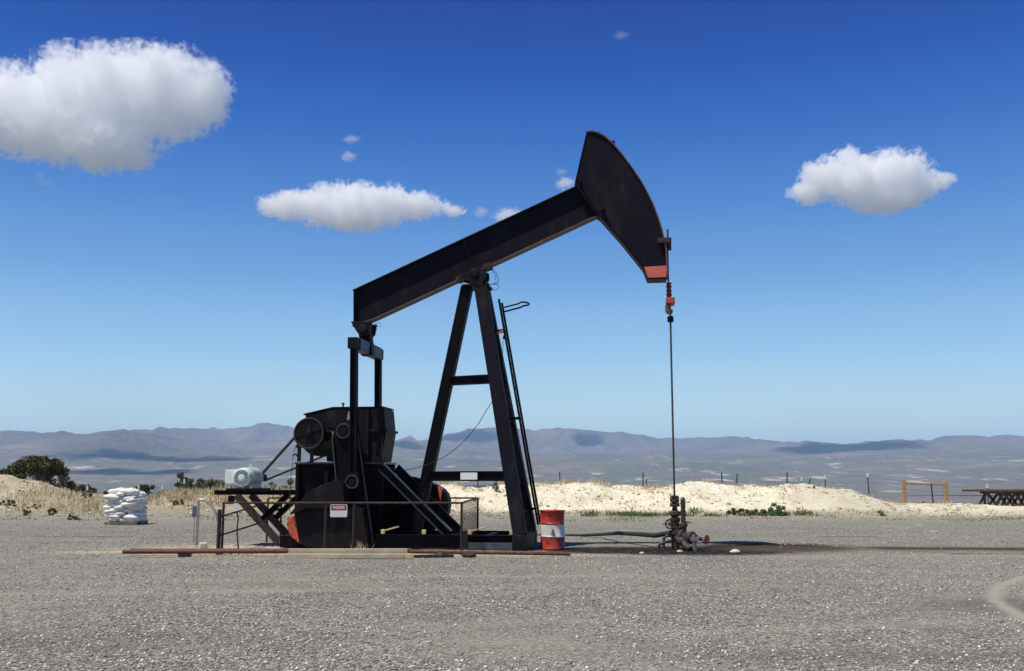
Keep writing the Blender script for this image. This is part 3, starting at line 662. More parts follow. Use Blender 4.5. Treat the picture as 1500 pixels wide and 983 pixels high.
for k in range(26):
    t_=-.35+k*(math.pi+.7)/25; 
    motor.bar((mc.x+(mr+.008)*math.cos(t_),-.30,mc.z+(mr+.008)*math.sin(t_)),(mc.x+(mr+.008)*math.cos(t_),.30,mc.z+(mr+.008)*math.sin(t_)),.03,.008,up=(-math.sin(t_),0,math.cos(t_)))
motor.box(mc.x-.2,mc.x+.2,-.3,.3,pzt+.052,mc.z-mr*.7)
mot=motor.build('electric_motor',MOTOR,pump,smooth=True)
m_=MB(); m_.lathe((mc.x,-.52,mc.z),(0,1,0),[(0,mr-.05),(0,mr-.03),(.03,mr-.005),(.115,mr+.0)],32); m_.build('fan_cover',MOTOR,mot,smooth=True)
m_=MB()
for i in range(-5,6):
    zz=i*.033; hw=math.sqrt(max(.19**2-zz**2,.0001))
    if abs(zz)<.087:
        hi=math.sqrt(.088**2-zz**2); m_.box(mc.x-hw,mc.x-hi,-.527,-.5195,mc.z+zz-.006,mc.z+zz+.006); m_.box(mc.x+hi,mc.x+hw,-.527,-.5195,mc.z+zz-.006,mc.z+zz+.006)
    else: m_.box(mc.x-hw,mc.x+hw,-.527,-.5195,mc.z+zz-.006,mc.z+zz+.006)
m_.each('vent_slot',paint('dark_vent_gap',(.12,.14,.13),(.09,.1,.09)),mot)
m_=MB(); m_.lathe((mc.x,-.53,mc.z),(0,1,0),[(0,.05),(.005,.075),(.012,.08)],20); m_.build('fan_hub',MOTOR,mot)
m_=MB(); a=L(332,688,-.3); e=L(344,710,-.3); m_.box(a[0],mc.x-mr+.06,-.38,.02,e[1]+.02,a[1]-.0); m_.build('junction_box',MOTOR,mot,bevel=.012)
m_=MB(); m_.lathe((mc.x+.05,.36,mc.z),(0,1,0),[(0,.04),(.25,.04)],12); m_.lathe((mc.x+.05,.6,mc.z),(0,1,0),[(0,.09),(.24,.09)],20); m_.build('motor_pulley',BLACK,mot)
m_=MB(); m_.torus((mc.x+.03,-.05,mc.z+mr+.04),(0,1,0),.035,.01,14,5); m_.build('lifting_eye',MOTOR,mot)
# belts: straight runs between the two pulleys
m0=Vector((mc.x+.05,0,mc.z)); D_=Vector((BC.x,0,BC.z))-m0; dist=D_.length; base_a=math.atan2(D_.z,D_.x)
for sg,nm in ((1,0),(-1,0)):
    be=base_a+sg*(math.pi/2+math.asin((BR-.09)/dist)); nx,nz=math.cos(be),math.sin(be)
    for yy in (.80,):
        p0=Vector((m0.x+.09*nx,yy,m0.z+.09*nz)); p1=Vector((BC.x+BR*nx,yy,BC.z+BR*nz))
        m_=MB(); m_.bar(p0,p1,.14,.035); m_.build('drive_belt',RUBBER,pump)
# --- ladder
lt_=L3(733,441,.0); lb_=L3(790,768,.0)
rails=[]
for s_ in (-.27,.27):
    m_=MB(); m_.tube([(lt_.x,s_,lt_.z),(lb_.x,s_,lb_.z)],.028,8); rails.append(m_.build('ladder_rail',BLACK,pump,smooth=True))
nR=17
for i in range(nR):
    p=Vector(lt_)+(Vector(lb_)-Vector(lt_))*((i+1.2)/(nR+1)); m_=MB(); m_.tube([(p.x,-.27,p.z),(p.x,.27,p.z)],.014,6); m_.build('rung',BLACK,pump)
m_=MB(); z_=L(736,452,0)[1]; a=L3(736,453,0); tipx=L3(775,445,0)
m_.tube([(a.x,-.27,a.z-.02),(a.x+.42,-.26,(a.z+tipx.z)/2+.02)]+[(tipx.x-.16+.16*math.sin(t_),-.26*math.cos(t_),tipx.z) for t_ in np.linspace(0,math.pi,9)]+[(a.x+.42,.26,(a.z+tipx.z)/2+.02),(a.x,.27,a.z-.02)],.022,6)
m_.build('safety_hoop',BLACK,pump,smooth=True)
def onL(z): k=(z-lt_.z)/(lb_.z-lt_.z); return lt_.x+(lb_.x-lt_.x)*k
for yy in (485,613,745):
    z_=L(740,yy,0)[1]; q=onleg(z_,NLa,NLb); m_=MB(); m_.bar((q.x+.1,0,z_-.02),(onL(z_),0,z_+.01),.34,.05)
    if yy<500: m_.bar((q.x+.35,0,z_-.2),(onL(z_),0,z_-.05),.05,.05)
    m_.bar((q.x+.1,q.y,z_-.03),(q.x+.1,-q.y,z_-.03),.05,.06); m_.build('ladder_bracket',BLACK,pump)
m_=MB(); a=L3(728,488,-.2); m_.bar(a,a+Vector((.16,0,.05)),.05,.06); m_.build('red_tag',PINKRED,pump)
m_=MB(); m_.tube([L3(737,492,-.18),L3(736,530,-.16),L3(738,545,-.16)],.006,4); m_.build('loose_cord',RUBBER,pump)
# --- sagging cable from post to reducer
m_=MB(); pts=[(721,588,-.45),(712,602,-.4),(700,622,-.35),(685,641,-.3),(668,657,-.25),(650,670,-.2),(625,681,-.2),(600,688,-.3),(583,689,-.4),(566,684,-.45)]
m_.tube([L3(*q) for q in pts],.009,5); m_.build('sagging_cable',RUBBER,pump)
m_=MB(); m_.tube([L3(433,653,-.45),L3(430,665,-.45),L3(426,700,-.5),L3(424,730,-.5),L3(424,745,-.5),L3(426,752,-.5)],.008,5); m_.build('brake_cable',RUBBER,pump)
m_=MB(); m_.tube([L3(429,668,-.45),L3(433,665,-.45),L3(437,670,-.4)],.02,5); m_.build('brake_hook',BLACK,pump)
# --- carrier bar, bridle and polished rod
RX_=L(988,727,0)[0]; zw=L(988,727,0)[1]
def zrod(py): return L(980,py,0)[1]
m_=MB(); m_.box(RX_-.28,RX_+.06,-.30,.30,zrod(359),zrod(352)); m_.box(RX_-.02,RX_+.06,-.1,.1,zrod(366),zrod(359)-.002); m_.tube([(RX_-.02,0,zrod(352)),(RX_-.02,0,zrod(336))],.022,6); m_.build('bridle_bracket',DKRUST,pump,bevel=.004)
m_=MB()
for s_ in (-.06,.06): m_.tube([(RX_-.03,s_,zrod(360)),(RX_-.03,s_,zrod(448))],.018,6)
m_.build('bridle_cable',DKRUST,pump)
m_=MB(); zz=zrod(410); m_.lathe((RX_-.02,0,zrod(438)),(0,0,1),[(i*.05,.05 if i%2 else .075) for i in range(int((zrod(411)-zrod(438))/.05))],12); m_.build('spring_socket',paint('rust_red_paint',(.3,.045,.03),(.12,.03,.022),rough=.6,scale=6),pump)
m_=MB(); m_.box(RX_-.1,RX_+.11,-.24,.24,zrod(446),zrod(438)); m_.build('carrier_bar',paint('carrier_bar_red',(.5,.07,.045),(.35,.05,.03),rough=.6),pump,bevel=.006)
m_=MB(); m_.box(RX_-.12,RX_+.02,-.1,.1,zrod(457),zrod(448)); m_.lathe((RX_-.02,0,zrod(460)),(0,0,1),[(0,.07),(.1,.09)],10); m_.build('load_cell',paint('load_cell_grey',(.25,.2,.15),(.06,.04,.035)),pump)
m_=MB(); m_.lathe((RX_,0,zrod(472)),(0,0,1),[(0,.06),(.02,.075),(.13,.075),(.15,.05)],12); m_.build('rod_clamp',BLACK,pump)
m_=MB(); m_.tube([(RX_,0,zrod(446)),(RX_,0,.9)],[.024,.024],10); m_.build('polished_rod',paint('polished_rod_steel',(.10,.09,.085),(.05,.04,.035),rough=.35,metallic=.5),pump,smooth=True)
# ================================================================ WELLHEAD
def W2(x,w,z=0): return PC+Vector((x*cps+w*sps,-x*sps+w*cps,z))
wp_=W2(RX_,0); well=empty('wellhead',wp_,-PSI); tag(well,'oily dark wellhead with valves standing in the black oil stain','wellhead')
zt_=zw
m_=MB(); m_.lathe((0,0,0),(0,0,1),[(0,.10),(.30,.10),(.34,.17),(.42,.17),(.44,.10),(.60,.09),(.64,.12),(.72,.12)],20); m_.build('casing_head',OILY,well,smooth=True)
H=zt_
m_=MB(); m_.lathe((0,0,0),(0,0,1),[(.72,.09),(H*.62,.075),(H*.65,.14),(H*.70,.14),(H*.73,.07),(H*.80,.055),(H*.815,.12),(H*.84,.12),(H*.85,.07),(H*.88,.07),(H*.90,.10),(H*.93,.10),(H*.94,.05),(H*.97,.05),(H*.985,.095),(H*1.01,.10)],20)
m_.build('stuffing_box',OILY,well,smooth=True)
m_=MB()
for k in range(4):
    t_=k*math.pi/2+.5
    for zq in (H*.80,H*.9): m_.lathe((.105*math.cos(t_),.105*math.sin(t_),zq),(0,0,1),[(0,.018),(.1,.018)],6)
m_.each('gland_bolt',OILY,well)
def wheel(mb,c,ax,r,rr_=.014,n=4):
    mb.torus(c,ax,r,rr_,24,6); ax=Vector(ax); up=Vector((0,0,1)) if abs(ax.z)<.9 else Vector((1,0,0)); a=ax.cross(up).normalized(); b_=a.cross(ax)
    for k in range(n):
        t_=k*math.pi/n; e=(a*math.cos(t_)+b_*math.sin(t_))*r; mb.bar(Vector(c)-e,Vector(c)+e,rr_*1.4,rr_*1.4,up=ax)
m_=MB(); vc=Vector((-.13,-.16,H*.63-.12)); vc.z=.58; wheel(m_,vc,(0,1,0),.10,.018,3); m_.tube([vc,(-.02,.0,.55)],.03,8); m_.tube([vc+Vector((-.16,0,-.01)),vc+Vector((.03,0,0))],.012,6)
m_.build('handwheel',OILY,well)
m_=MB(); m_.lathe((.19,-.05,.25),(0,0,1),[(0,.07),(.25,.07),(.27,.10),(.33,.10),(.35,.055)]+[(.40+i*.045,.062 if i%2 else .05) for i in range(12)]+[(.95,.03)],14); m_.tube([(0,0,.5),(.19,-.05,.5)],.06,10); m_.tube([(.19,-.05,.62),(.38,-.06,.61)],[.03,.012],6)
m_.build('bleeder_valve',OILY,well,smooth=True)
m_=MB(); m_.lathe((0,0,.30),(.75,-.66,-.05),[(.05,.11),(.16,.11),(.18,.15),(.24,.15),(.26,.10),(.42,.12),(.46,.15),(.52,.15),(.54,.09),(.62,.085),(.64,.05),(.80,.045)],16); m_.build('gate_valve',OILY,well,smooth=True)
ax=Vector((.75,-.66,-.05)).normalized(); wc=Vector((0,0,.30))+ax*.9
m_=MB(); m_.tube([Vector((0,0,.30))+ax*.78,wc],.022,8); m_.build('valve_stem',GALV,well)
m_=MB(); wheel(m_,wc,ax,.095,.02,3); m_.build('handwheel',paint('handwheel_orange',(.6,.16,.07),(.4,.1,.05),rough=.6),well)
ax2=Vector((.45,-.85,-.42)).normalized()
m_=MB(); m_.lathe((.02,-.02,.30),ax2,[(.0,.10),(.35,.10),(.37,.075),(.68,.07)],14); m_.build('drain_leg',OILY,well,smooth=True)
e=Vector((.42,-.52,0)); m_=MB(); m_.tube([(e.x,e.y,.0),(e.x-.02,e.y,.22)],[.05,.055],10); m_.box(e.x-.1,e.x+.09,e.y-.06,e.y+.06,.22,.30); m_.build('valve_support',paint('grey_support',(.25,.25,.25),(.12,.1,.09),rust=(.1,.06,.04),rustamt=.4),well)
m_=MB(); m_.tube([(-.08,.02,.30),(-.2,.02,.30),(-.27,.02,.24),(-.28,.02,0)],.035,8); m_.tube([(-.4,-.25,.0),(-.38,-.25,.11),(-.28,-.22,.15),(-.1,-.1,.2)],.035,8); m_.build('side_pipe',OILY,well,smooth=True)
# flow line
q=wp_; hose=[q+Vector((-.15,.1,.36)),at(960,784.5,24.6),at(935,782.5,25.2),at(905,781,26.2),at(880,783,28.0),at(850,784.2,29.0),at(800,784.2,29.4),at(740,784,29.6),at(690,784,29.7)]
m_=MB(); m_.tube(hose,[.06,.06,.055,.05,.045,.04,.04,.04,.04],10); o=m_.build('flow_line',RUBBER,smooth='all'); tag(o,'black flow line hose running left from the wellhead behind the drum','hose')
# ================================================================ GUARD RAIL (cage) + SIGN
YN,YF=22.0,26.3; zr=1.11
nA=at(326,736,YN); nBp=at(676,736,YN); XL,XR=nA.x,nBp.x; XLf=XL-.05; XRf=at(700,731,YF).x
cage=empty('guard_rail',((XL+XR)/2,(YN+YF)/2,0)); ccx=(XL+XR)/2; ccy=(YN+YF)/2
tag(cage,'low rusty pipe guard rail enclosing the cranks of the pump jack','guard rail')
def cg(p): return (p[0]-ccx,p[1]-ccy,p[2])
def cpart(name,pts,r,mat=DKRUST): m_=MB(); m_.tube([cg(p) for p in pts],r,8); return m_.build(name,mat,cage,smooth=True)
cpart('top_rail',[(XL,YN,zr),(XR,YN,zr)],.024); cpart('top_rail',[(XR,YN,zr),(XRf,YF,zr+.02)],.022); cpart('top_rail',[(XRf,YF,zr+.02),(XLf,YF,zr+.02)],.022); 
cpart('side_rail',[(XL,YN,.82),(XLf,YF,1.02)],.022); cpart('side_rail',[(XL,YN,.42),(XLf,YF,.55)],.022)
for px_,zb_ in ((326,-.1),(476.5,0),(518,0),(676,0)):
    x=at(px_,780,YN).x; cpart('post',[(x,YN,zb_),(x,YN,zr)],.028)
x=at(323,780,YN).x; cpart('post',[(x-.03,YN-.02,-.12),(x-.03,YN-.02,zr-.14)],.045)
for x in (XRf,XLf,XLf+.35): cpart('post',[(x,YF,0),(x,YF,zr)],.026)
cpart('post',[(XLf+.9,YF-.2,0),(XLf+.9,YF-.2,.95)],.03)
# wire mesh panel on the right hand side
m_=MB(); n1_=44; A0=Vector((XR+.01,YN+.02,.05)); 
for i in range(n1_+1):
    k=i/n1_; x=XR+(XRf-XR)*k; y=YN+(YF-YN)*k; m_.bar(cg((x,y,.06)),cg((x,y,zr)),.005,.005,up=(0,1,0))
for i in range(14):
    z=.06+i*.078; m_.bar(cg((XR,YN,z)),cg((XRf,YF,z)),.005,.005)
m_.build('wire_mesh',DKRUST,cage)
# hanging tag, thin flexible conduit at the left end of the rail
m_=MB(); a=at(345.5,738,YN-.05); m_.box(a.x-ccx-.045,a.x-ccx+.05,a.y-ccy-.01,a.y-ccy+.01,.94,1.10); m_.build('white_tag',SIGNW,cage)
m_=MB(); m_.tube([cg(at(*q,YN-.03)) for q in ((346,746),(349,760),(347,775),(348,790),(350,811))],.018,6); m_.build('power_cord',paint('dark_green_cord',(.03,.045,.04),(.02,.02,.02)),cage)
sc0=at(484,739,YN-.05); sc1=at(508.5,757.5,YN-.05); sw_=sc1.x-sc0.x; sh=sc0.z-sc1.z
sign=empty('warning_sign',((sc0.x+sc1.x)/2,YN-.05,(sc0.z+sc1.z)/2)); tag(sign,'small white danger sign with red heading hanging on the rusty guard rail','sign')
def rrect(w,h,r,n=5):
    return [(sx*(w/2-r)+r*math.cos(t_),sz*(h/2-r)+r*math.sin(t_)) for sx,sz,t0 in ((1,1,0),(-1,1,90),(-1,-1,180),(1,-1,270)) for t_ in [R(t0+k*90/n) for k in range(n+1)]]
MB().prism(rrect(sw_,sh,.03),-.003,.003).build('sign_board',SIGNW,sign)
hz_=sh*.5-sh*.25
m_=MB(); m_.prism([(x,z+hz_) for x,z in rrect(sw_*.9,sh*.40,.02)],-.0055,-.0032); m_.build('heading_panel',SIGNK,sign)
m_=MB(); m_.prism([(sw_*.425*math.cos(t_),hz_+sh*.175*math.sin(t_)) for t_ in np.linspace(0,2*math.pi,28,endpoint=False)],-.008,-.0058); m_.build('heading_oval',SIGNR,sign)
cu=bpy.data.curves.new('lettering','FONT'); cu.body='DANGER'; cu.size=sh*.27; cu.align_x='CENTER'; cu.align_y='CENTER'; cu.extrude=.0008; cu.offset=.0015
tmp=bpy.data.objects.new('tmp',cu); C.objects.link(tmp); dg=bpy.context.evaluated_depsgraph_get(); me=bpy.data.meshes.new_from_object(tmp.evaluated_get(dg)); bpy.data.objects.remove(tmp); bpy.data.curves.remove(cu)
wd=max(v.co.x for v in me.vertices)-min(v.co.x for v in me.vertices)
for v in me.vertices: v.co=Vector((v.co.x*sw_*.70/wd,-.0092-v.co.z,v.co.y+hz_))
me.materials.clear(); me.materials.append(SIGNW); lo=bpy.data.objects.new('lettering',me); C.objects.link(lo); lo.parent=sign
# ================================================================ DRUM
dp=gnd(810,805); dp.y+=.28; r0=.285; drum=empty('oil_drum',(at(809.5,780,dp.y).x,dp.y,0),.3)
tag(drum,'red and white banded steel oil drum beside the ladder','oil drum')
prof=[(0,r0),(.015,r0+.01),(.03,r0),(.28,r0),(.295,r0+.012),(.31,r0),(.58,r0),(.595,r0+.012),(.61,r0),(.855,r0),(.87,r0+.01),(.885,r0+.006)]
def band(z0,z1):
    q=[(z0,np.interp(z0,[p[0] for p in prof],[p[1] for p in prof]))]+[p for p in prof if z0<p[0]<z1]+[(z1,np.interp(z1,[p[0] for p in prof],[p[1] for p in prof]))]; return q
m_=MB(); m_.lathe((0,0,0),(0,0,1),band(0,.27),36,0); m_.lathe((0,0,0),(0,0,1),band(.27,.565),36,1); m_.lathe((0,0,0),(0,0,1),band(.565,.885),36,0)
# knock it about a little
m_.v=[(x*(1+.02*math.sin(3*math.atan2(y,x)+z*9)) - .02*math.exp(-((z-.7)/.12)**2)*(1 if y<0 else 0),y*(1+.02*math.cos(2*math.atan2(y,x)+z*7))+.03*math.exp(-((z-.72)/.1)**2-((x+.1)/.1)**2)*(1 if y<0 else 0),z) for x,y,z in m_.v]
m_.build('drum_body',[REDP,WHITEP],drum,smooth=True)
m_=MB(); m_.torus((0,0,.885),(0,0,1),r0+.002,.012,36,6); m_.build('drum_rim',REDP,drum,smooth='all')
m_=MB(); yy=-r0*1.02-.006
rot=Matrix.Rotation(-.3,4,'Z')
m_.prism([(-.05,.33),(.05,.33),(.012,.47),(-.02,.47)],yy-.004,yy+.004); m_.v=[tuple(rot@Vector(v)) for v in m_.v]; m_.build('drum_mark',paint('faded_ochre_mark',(.22,.15,.05),(.12,.08,.04)),drum)
# ================================================================ PIPES, TIMBERS AND LITTER IN FRONT
def lying_tube(name,p0,p1,r,mat,label,cat,n=10,hollow=True,group=None):
    c0_=(Vector(p0)+Vector(p1))/2; o=empty(name,c0_); o=None
    bpy.data.objects.remove(bpy.data.objects[name]) if False else None
    m_=MB(); d_=(Vector(p1)-Vector(p0)); m_.tube([Vector(p0)-c0_,Vector(p1)-c0_],r,n); ob=m_.build(name,mat,smooth=True); ob.location=c0_
    return tag(ob,label,cat,group)
def lying(name,p0,p1,w_,h_,mat,label,cat,bev=.006,group=None):
    c0_=(Vector(p0)+Vector(p1))/2; m_=MB(); n=8; P0=Vector(p0)-c0_; P1=Vector(p1)-c0_
    m_.bar(P0,P1,w_,h_); ob=m_.build(name,mat,bevel=bev); ob.location=c0_; return tag(ob,label,cat,group)
def tubeobj(name,p0,p1,r,mat,label,cat,group=None):
    c0_=(Vector(p0)+Vector(p1))/2; m_=MB(); m_.tube([Vector(p0)-c0_,Vector(p1)-c0_],r,10); ob=m_.build(name,mat,smooth=True); ob.location=c0_; return tag(ob,label,cat,group)
a=at(180,811.5,21.3); e=at(600,812,21.6); a.z=e.z=.115
tubeobj('steel_pipe',a,e,.045,PIPE,'long rusty red steel pipe lying on blocks at the left front of the pump','pipe','pipes on the ground')
a=at(190,810,21.75); e=at(440,811,21.8); a.z=e.z=.11
tubeobj('steel_pipe',a,e,.042,PIPE,'rusty pipe lying just behind the longest one at the left front','pipe','pipes on the ground')
a=at(598,809.5,21.9); e=at(836,812,21.6); a.z=.075;e.z=.05
tubeobj('steel_pipe',a,e,.04,RUST,'brown rusty pipe on the gravel ending beside the red and white drum','pipe','pipes on the ground')
a=at(266,820,21.3); m_=MB(); m_.box(-.1,.1,-.15,.15,0,.07); o=m_.build('support_block',paint('brown_block',(.14,.085,.06),(.08,.05,.04),rough=.9),bevel=.008); o.location=(a.x,21.5,0); tag(o,'brown timber block under the left part of the red pipe','timber block')
a=at(423,815,21.2); e=at(597,815,21.2); a.z=e.z=.135
lying('timber',a,e,.12,.10,WOOD,'grey weathered timber lying on top of the row in front of the counterweight','timber',group='timbers in front of the pump')
a=at(417,820,21.0); e=at(592,820,21.0); a.z=e.z=.05
lying('timber',a,e,.14,.09,WOOD,'pale timber lying lowest and nearest in front of the counterweight','timber',group='timbers in front of the pump')
a=at(593,820,21.0); e=at(604,820,21.0); a.z=e.z=.05; a.x+=.02
lying('timber',a,e,.13,.1,PALEW,'short yellow timber offcut at the right end of the pale timber','timber',group='timbers in front of the pump')
a=at(606,818,21.2); e=at(664,816,21.4); a.z=e.z=.03
lying('board',a,e,.12,.05,DKRUST,'dark flat board on the gravel right of the timbers','board')
for px_,lb in ((645,'dark clod beside the dark board in front of the skid'),(686,'dark lump on the gravel right of the dark board')):
    a=at(px_,817,21.2); m_=MB(); m_.lathe((0,0,0),(0,0,1),[(0,.13),(.05,.14),(.10,.06)],7); m_.v=[(x*(1+.3*random.random()),y*(1+.3*random.random()),z*(.8+.4*random.random())) for x,y,z in m_.v]; o=m_.build('dirt_clod',DKRUST); o.location=(a.x,21.4,0); tag(o,lb,'dirt clod')
# timber pieces lying on the skid
for i,(px_,w_,lb,ln) in enumerate(((562,-.95,'yellow wood block on the skid below the near counterweight edge',.34),(622,-.95,'small square wood block on the skid under the diagonal braces',.0),(689,-.95,'pale wood stick on the skid near the right end of the cage',.36),(750,-.95,'small pale wood block on the skid beside the front leg foot',.0))):
    q=L(px_,780,w_); pos=W2(q[0],w_,zs+.012); m_=MB(); m_.box(-.06,.03,-.06,.06,0,.10)
    if ln: m_.bar((.0,0,.07),(ln,.1,.16),.05,.03)
    o=m_.build('wood_block',PALEW,bevel=.004); o.location=pos; tag(o,lb,'wood block',group='wood blocks on the skid')
a=gnd(315,801); m_=MB(); m_.box(-.09,.09,-.09,.09,0,.16); o=m_.build('white_block',STONE,bevel=.025); o.location=(a.x,23.6,0); o.rotation_euler=(0,0,.4); tag(o,'small white stone block left of the guard rail corner','stone block')
def rock(px,py,r,lb,sq=.6):
    a=gnd(px,py+1.5); m_=MB(); n=9
    m_.lathe((0,0,-.02),(0,0,1),[(0,r*.8),(r*.35,r),(r*.9*sq,r*.8),(r*1.3*sq,r*.35)],n); m_.v=[(x*(1+.35*(random.random()-.5)),y*(1+.3*(random.random()-.5)),z*(1+.2*(random.random()-.5))) for x,y,z in m_.v]
    o=m_.build('rock',STONE,bevel=r*.12); o.location=(a.x,a.y,gz(a.x,a.y)); tag(o,lb,'rock','pale rocks lying on the pad')
rock(1077,808,.12,'pale rock in the oil stain right of the wellhead'); rock(996,806,.075,'small pale rock at the foot of the wellhead')
rock(940,808,.06,'small pale stone in the stain left of the wellhead'); rock(1348,769,.16,'flat pale stone far right on the gravel below the wooden frame',.3); rock(1369,778,.15,'flat pale stone right of and nearer than the other far stone',.3)
rock(1392,741,.24,'whitish rock at the foot of the right wooden frame post'); rock(1312,741,.5,'low whitish rock left of the wooden frame',.3); rock(1418,745,.28,'whitish rock between the wooden frame and the pipe rack',.4)
# bent conduit and meter post
cbx=lambda px,py,Y: at(px,py,Y)
g0=gnd(288,799); Yc=g0.y
m_=MB(); pts=[Vector((g0.x,Yc,-.05)),Vector((g0.x+.0,Yc,1.0))]+[at(px_,py_,Yc) for px_,py_ in ((289,736),(292,732),(298,732),(305,736),(311,743),(316,751),(320,761))]
m_.tube([p-g0 for p in pts],.035,10); o=m_.build('bent_conduit',GALV,smooth='all'); o.location=g0; tag(o,'grey pipe bent over in a hoop left of the guard rail','conduit')
g1=gnd(283,796); mp=empty('meter_post',g1); tag(mp,'thin grey post with a small box behind the bent grey pipe','post')
m_=MB(); m_.tube([(0,0,-.05),(0,0,.95)],.014,8); m_.build('post_tube',GALV,mp,smooth=True)
m_=MB(); m_.box(-.05,.05,-.04,.04,.66,.94); m_.build('switch_box',paint('dull_grey_box',(.14,.13,.15),(.09,.08,.1)),mp,bevel=.006)
# ================================================================ SACKS
sb=gnd(151,769); sY=sb.y+.05; sx=at(153,760,sY).x; SWD=1.12; zg=gz(sx+.5,sY+.5)
pal=empty('pallet',(sx+SWD/2,sY+.62,zg)); tag(pal,'wooden pallet under the stack of white sacks','pallet')
m_=MB()
for i in range(6): m_.box(-.6+i*.212,-.5+i*.212,-.6,.6,.10,.12)
m_.build('deck_boards',WOOD,pal)
for yy in (-.55,0,.5): MB().box(-.6,.56,yy,yy+.08,0,.098).build('runner',WOOD,pal)
def sackmesh(seed):
    rg_=None; V=[];Fc=[]; nu,nv=22,13
    for i in range(nv):
        ph=-math.pi/2+math.pi*i/(nv-1)
        for j in range(nu):
            th=2*math.pi*j/nu; cx=math.cos(ph); 
            x=math.copysign(abs(math.cos(th))**.55,math.cos(th))*cx**.6; y=math.copysign(abs(math.sin(th))**.55,math.sin(th))*cx**.6; z=math.copysign(abs(math.sin(ph))**.9,math.sin(ph))
            corner=abs(x*y); z*=1-.45*corner**2
            n_=.16*math.sin(4*x+seed)+.12*math.sin(5*y+seed*2.1)+.09*math.sin(9*x+7*y+seed)+.05*math.sin(17*x-11*y)
            V.append((x*.5*(1+.05*math.sin(3*y+seed)),y*.5,z*.5*(1+n_)+.06*n_))
    return V,grid_wrap(nv,nu)
def grid_wrap(nv,nu): return [(i*nu+j,i*nu+(j+1)%nu,(i+1)*nu+(j+1)%nu,(i+1)*nu+j) for i in range(nv-1) for j in range(nu)]
smesh=[]
for k in range(5):
    V,Fc=sackmesh(k*1.7+1); me=bpy.data.meshes.new('sack'); me.from_pydata(V,[],Fc); me.materials.append(SACK); me.polygons.foreach_set('use_smooth',[True]*len(me.polygons)); me.update(); smesh.append(me)
ords=['bottom','second','third','fourth','fifth','sixth','seventh','eighth','ninth','tenth']
posA={(0,0):'front left',(1,0):'front middle',(2,0):'front right',(0,1):'rear left',(1,1):'rear middle',(2,1):'rear right'}
posB={(0,0):'front left',(1,0):'front right',(0,1):'middle left',(1,1):'middle right',(0,2):'rear left',(1,2):'rear right'}
ch=.112
for k in range(10):
    nx,ny=((3,2) if k%2==0 else (2,3)); lean=-.012*k+.02*math.sin(k*1.3)
    for i in range(nx):
        for j in range(ny):
            if k==9 and not ((i,j) in ((1,0),(1,1),(0,1))): continue
            if k==8 and (i,j)==(0,0): continue
            me=smesh[random.randrange(5)]; o=bpy.data.objects.new('sack',me); C.objects.link(o)
            lx,ly=SWD/nx*1.12,1.2/ny*1.12; o.scale=(lx*random.uniform(.86,1.0),ly*random.uniform(.9,1.0),ch*1.6*(.88+.24*random.random()))
            o.location=(sx+SWD*(i+.5)/nx+lean+random.uniform(-.06,.06),sY+1.2*(j+.5)/ny+random.uniform(-.06,.06),zg+.12+ch*(k+.5)+random.uniform(-.012,.012))
            o.rotation_euler=(random.uniform(-.09,.09),random.uniform(-.13,.13),random.uniform(-.3,.3))
            tag(o,'white sack, %s course of the stack, %s'%(ords[k],(posA if nx==3 else posB)[(i,j)]),'sack','white sacks stacked on a pallet')
# ================================================================ WOODEN FRAME, FENCE, PIPE RACK
fp=at(1325.5,740,59.5); fq=at(1387,741,59.5); zg=0
fr=empty('wooden_frame',(fp.x,59.5,0)); tag(fr,'light brown timber frame of two posts and a rail beyond the gravel','timber frame')
zt1=at(1325,702,59.5).z; zt2=at(1387,705,59.5).z
for x_,z_,w_ in ((0,zt1,.2),(fq.x-fp.x,zt2,.19)):
    m_=MB(); m_.box(x_-w_/2,x_+w_/2,-.1,.1,-.4,z_); m_.build('frame_post',BROWNW,fr,bevel=.015)
zz=at(1350,709,59.5).z; m_=MB(); m_.bar((.1,0,zz+.02),(fq.x-fp.x-.1,0,zz-.03),.1,.13); m_.build('frame_rail',BROWNW,fr,bevel=.01)
FY=58.5
fence=empty('wire_fence',(at(1100,700,FY).x,FY,0)); tag(fence,'wire fence of thin dark steel posts behind the pale dirt berm','fence'); f0=fence.location.copy()
fps=[(820,691,0,0),(942,692,0,0),(1057,692,3,0),(1080,694,-4.5,0),(1153,692,0,0),(1174,699,2,1),(1187,701,-8,0),(1208.5,696,3,1),(1270.5,693,5,1),(1364,709,5,0),(1446,709,3,1),(947,701,0,0),(700,700,0,0),(203,710,0,1),(238,711,0,1),(270,702,0,1),(560,704,0,0),(128,712,0,1)]
tops=[]
for px_,py_,lean,wh_ in fps:
    Yp=FY+(2.5 if lean==-8 else 0); tp=at(px_,py_,Yp); bt=at(px_+lean,760,Yp); bt.z=-.35
    m_=MB(); m_.bar(tp-f0,bt-f0,.06,.05,up=(0,1,0)); po=m_.build('fence_post',DKRUST if not wh_ else paint('post_%d'%px_,(.06,.07,.06),(.04,.04,.04)),fence)
    if wh_: m_=MB(); dv_=(bt-tp).normalized(); m_.bar(tp-f0-dv_*.01,tp-f0+dv_*.24,.085,.075,up=(0,1,0)); m_.build('post_cap',SIGNW,po)
    if lean!=-8: tops.append((px_,tp))
tops.sort(key=lambda q:q[0])
for dz in (.12,.5):
    m_=MB()
    for (pa,a),(pb,e) in zip(tops[:-1],tops[1:]):
        m_.tube([a-f0-Vector((0,0,dz)),(a+e)/2-f0-Vector((0,0,dz+.04)),e-f0-Vector((0,0,dz))],.0035,4)
    m_.build('fence_wire',DKRUST,fence)
RY_=51.5; rk0=at(1470,747,RY_); rk0.z=gz(rk0.x,RY_)
rack=empty('pipe_rack',rk0); tag(rack,'dark steel trestle rack with crossed legs at the right edge','pipe rack')
zt_r=at(1460,722,RY_).z-rk0.z
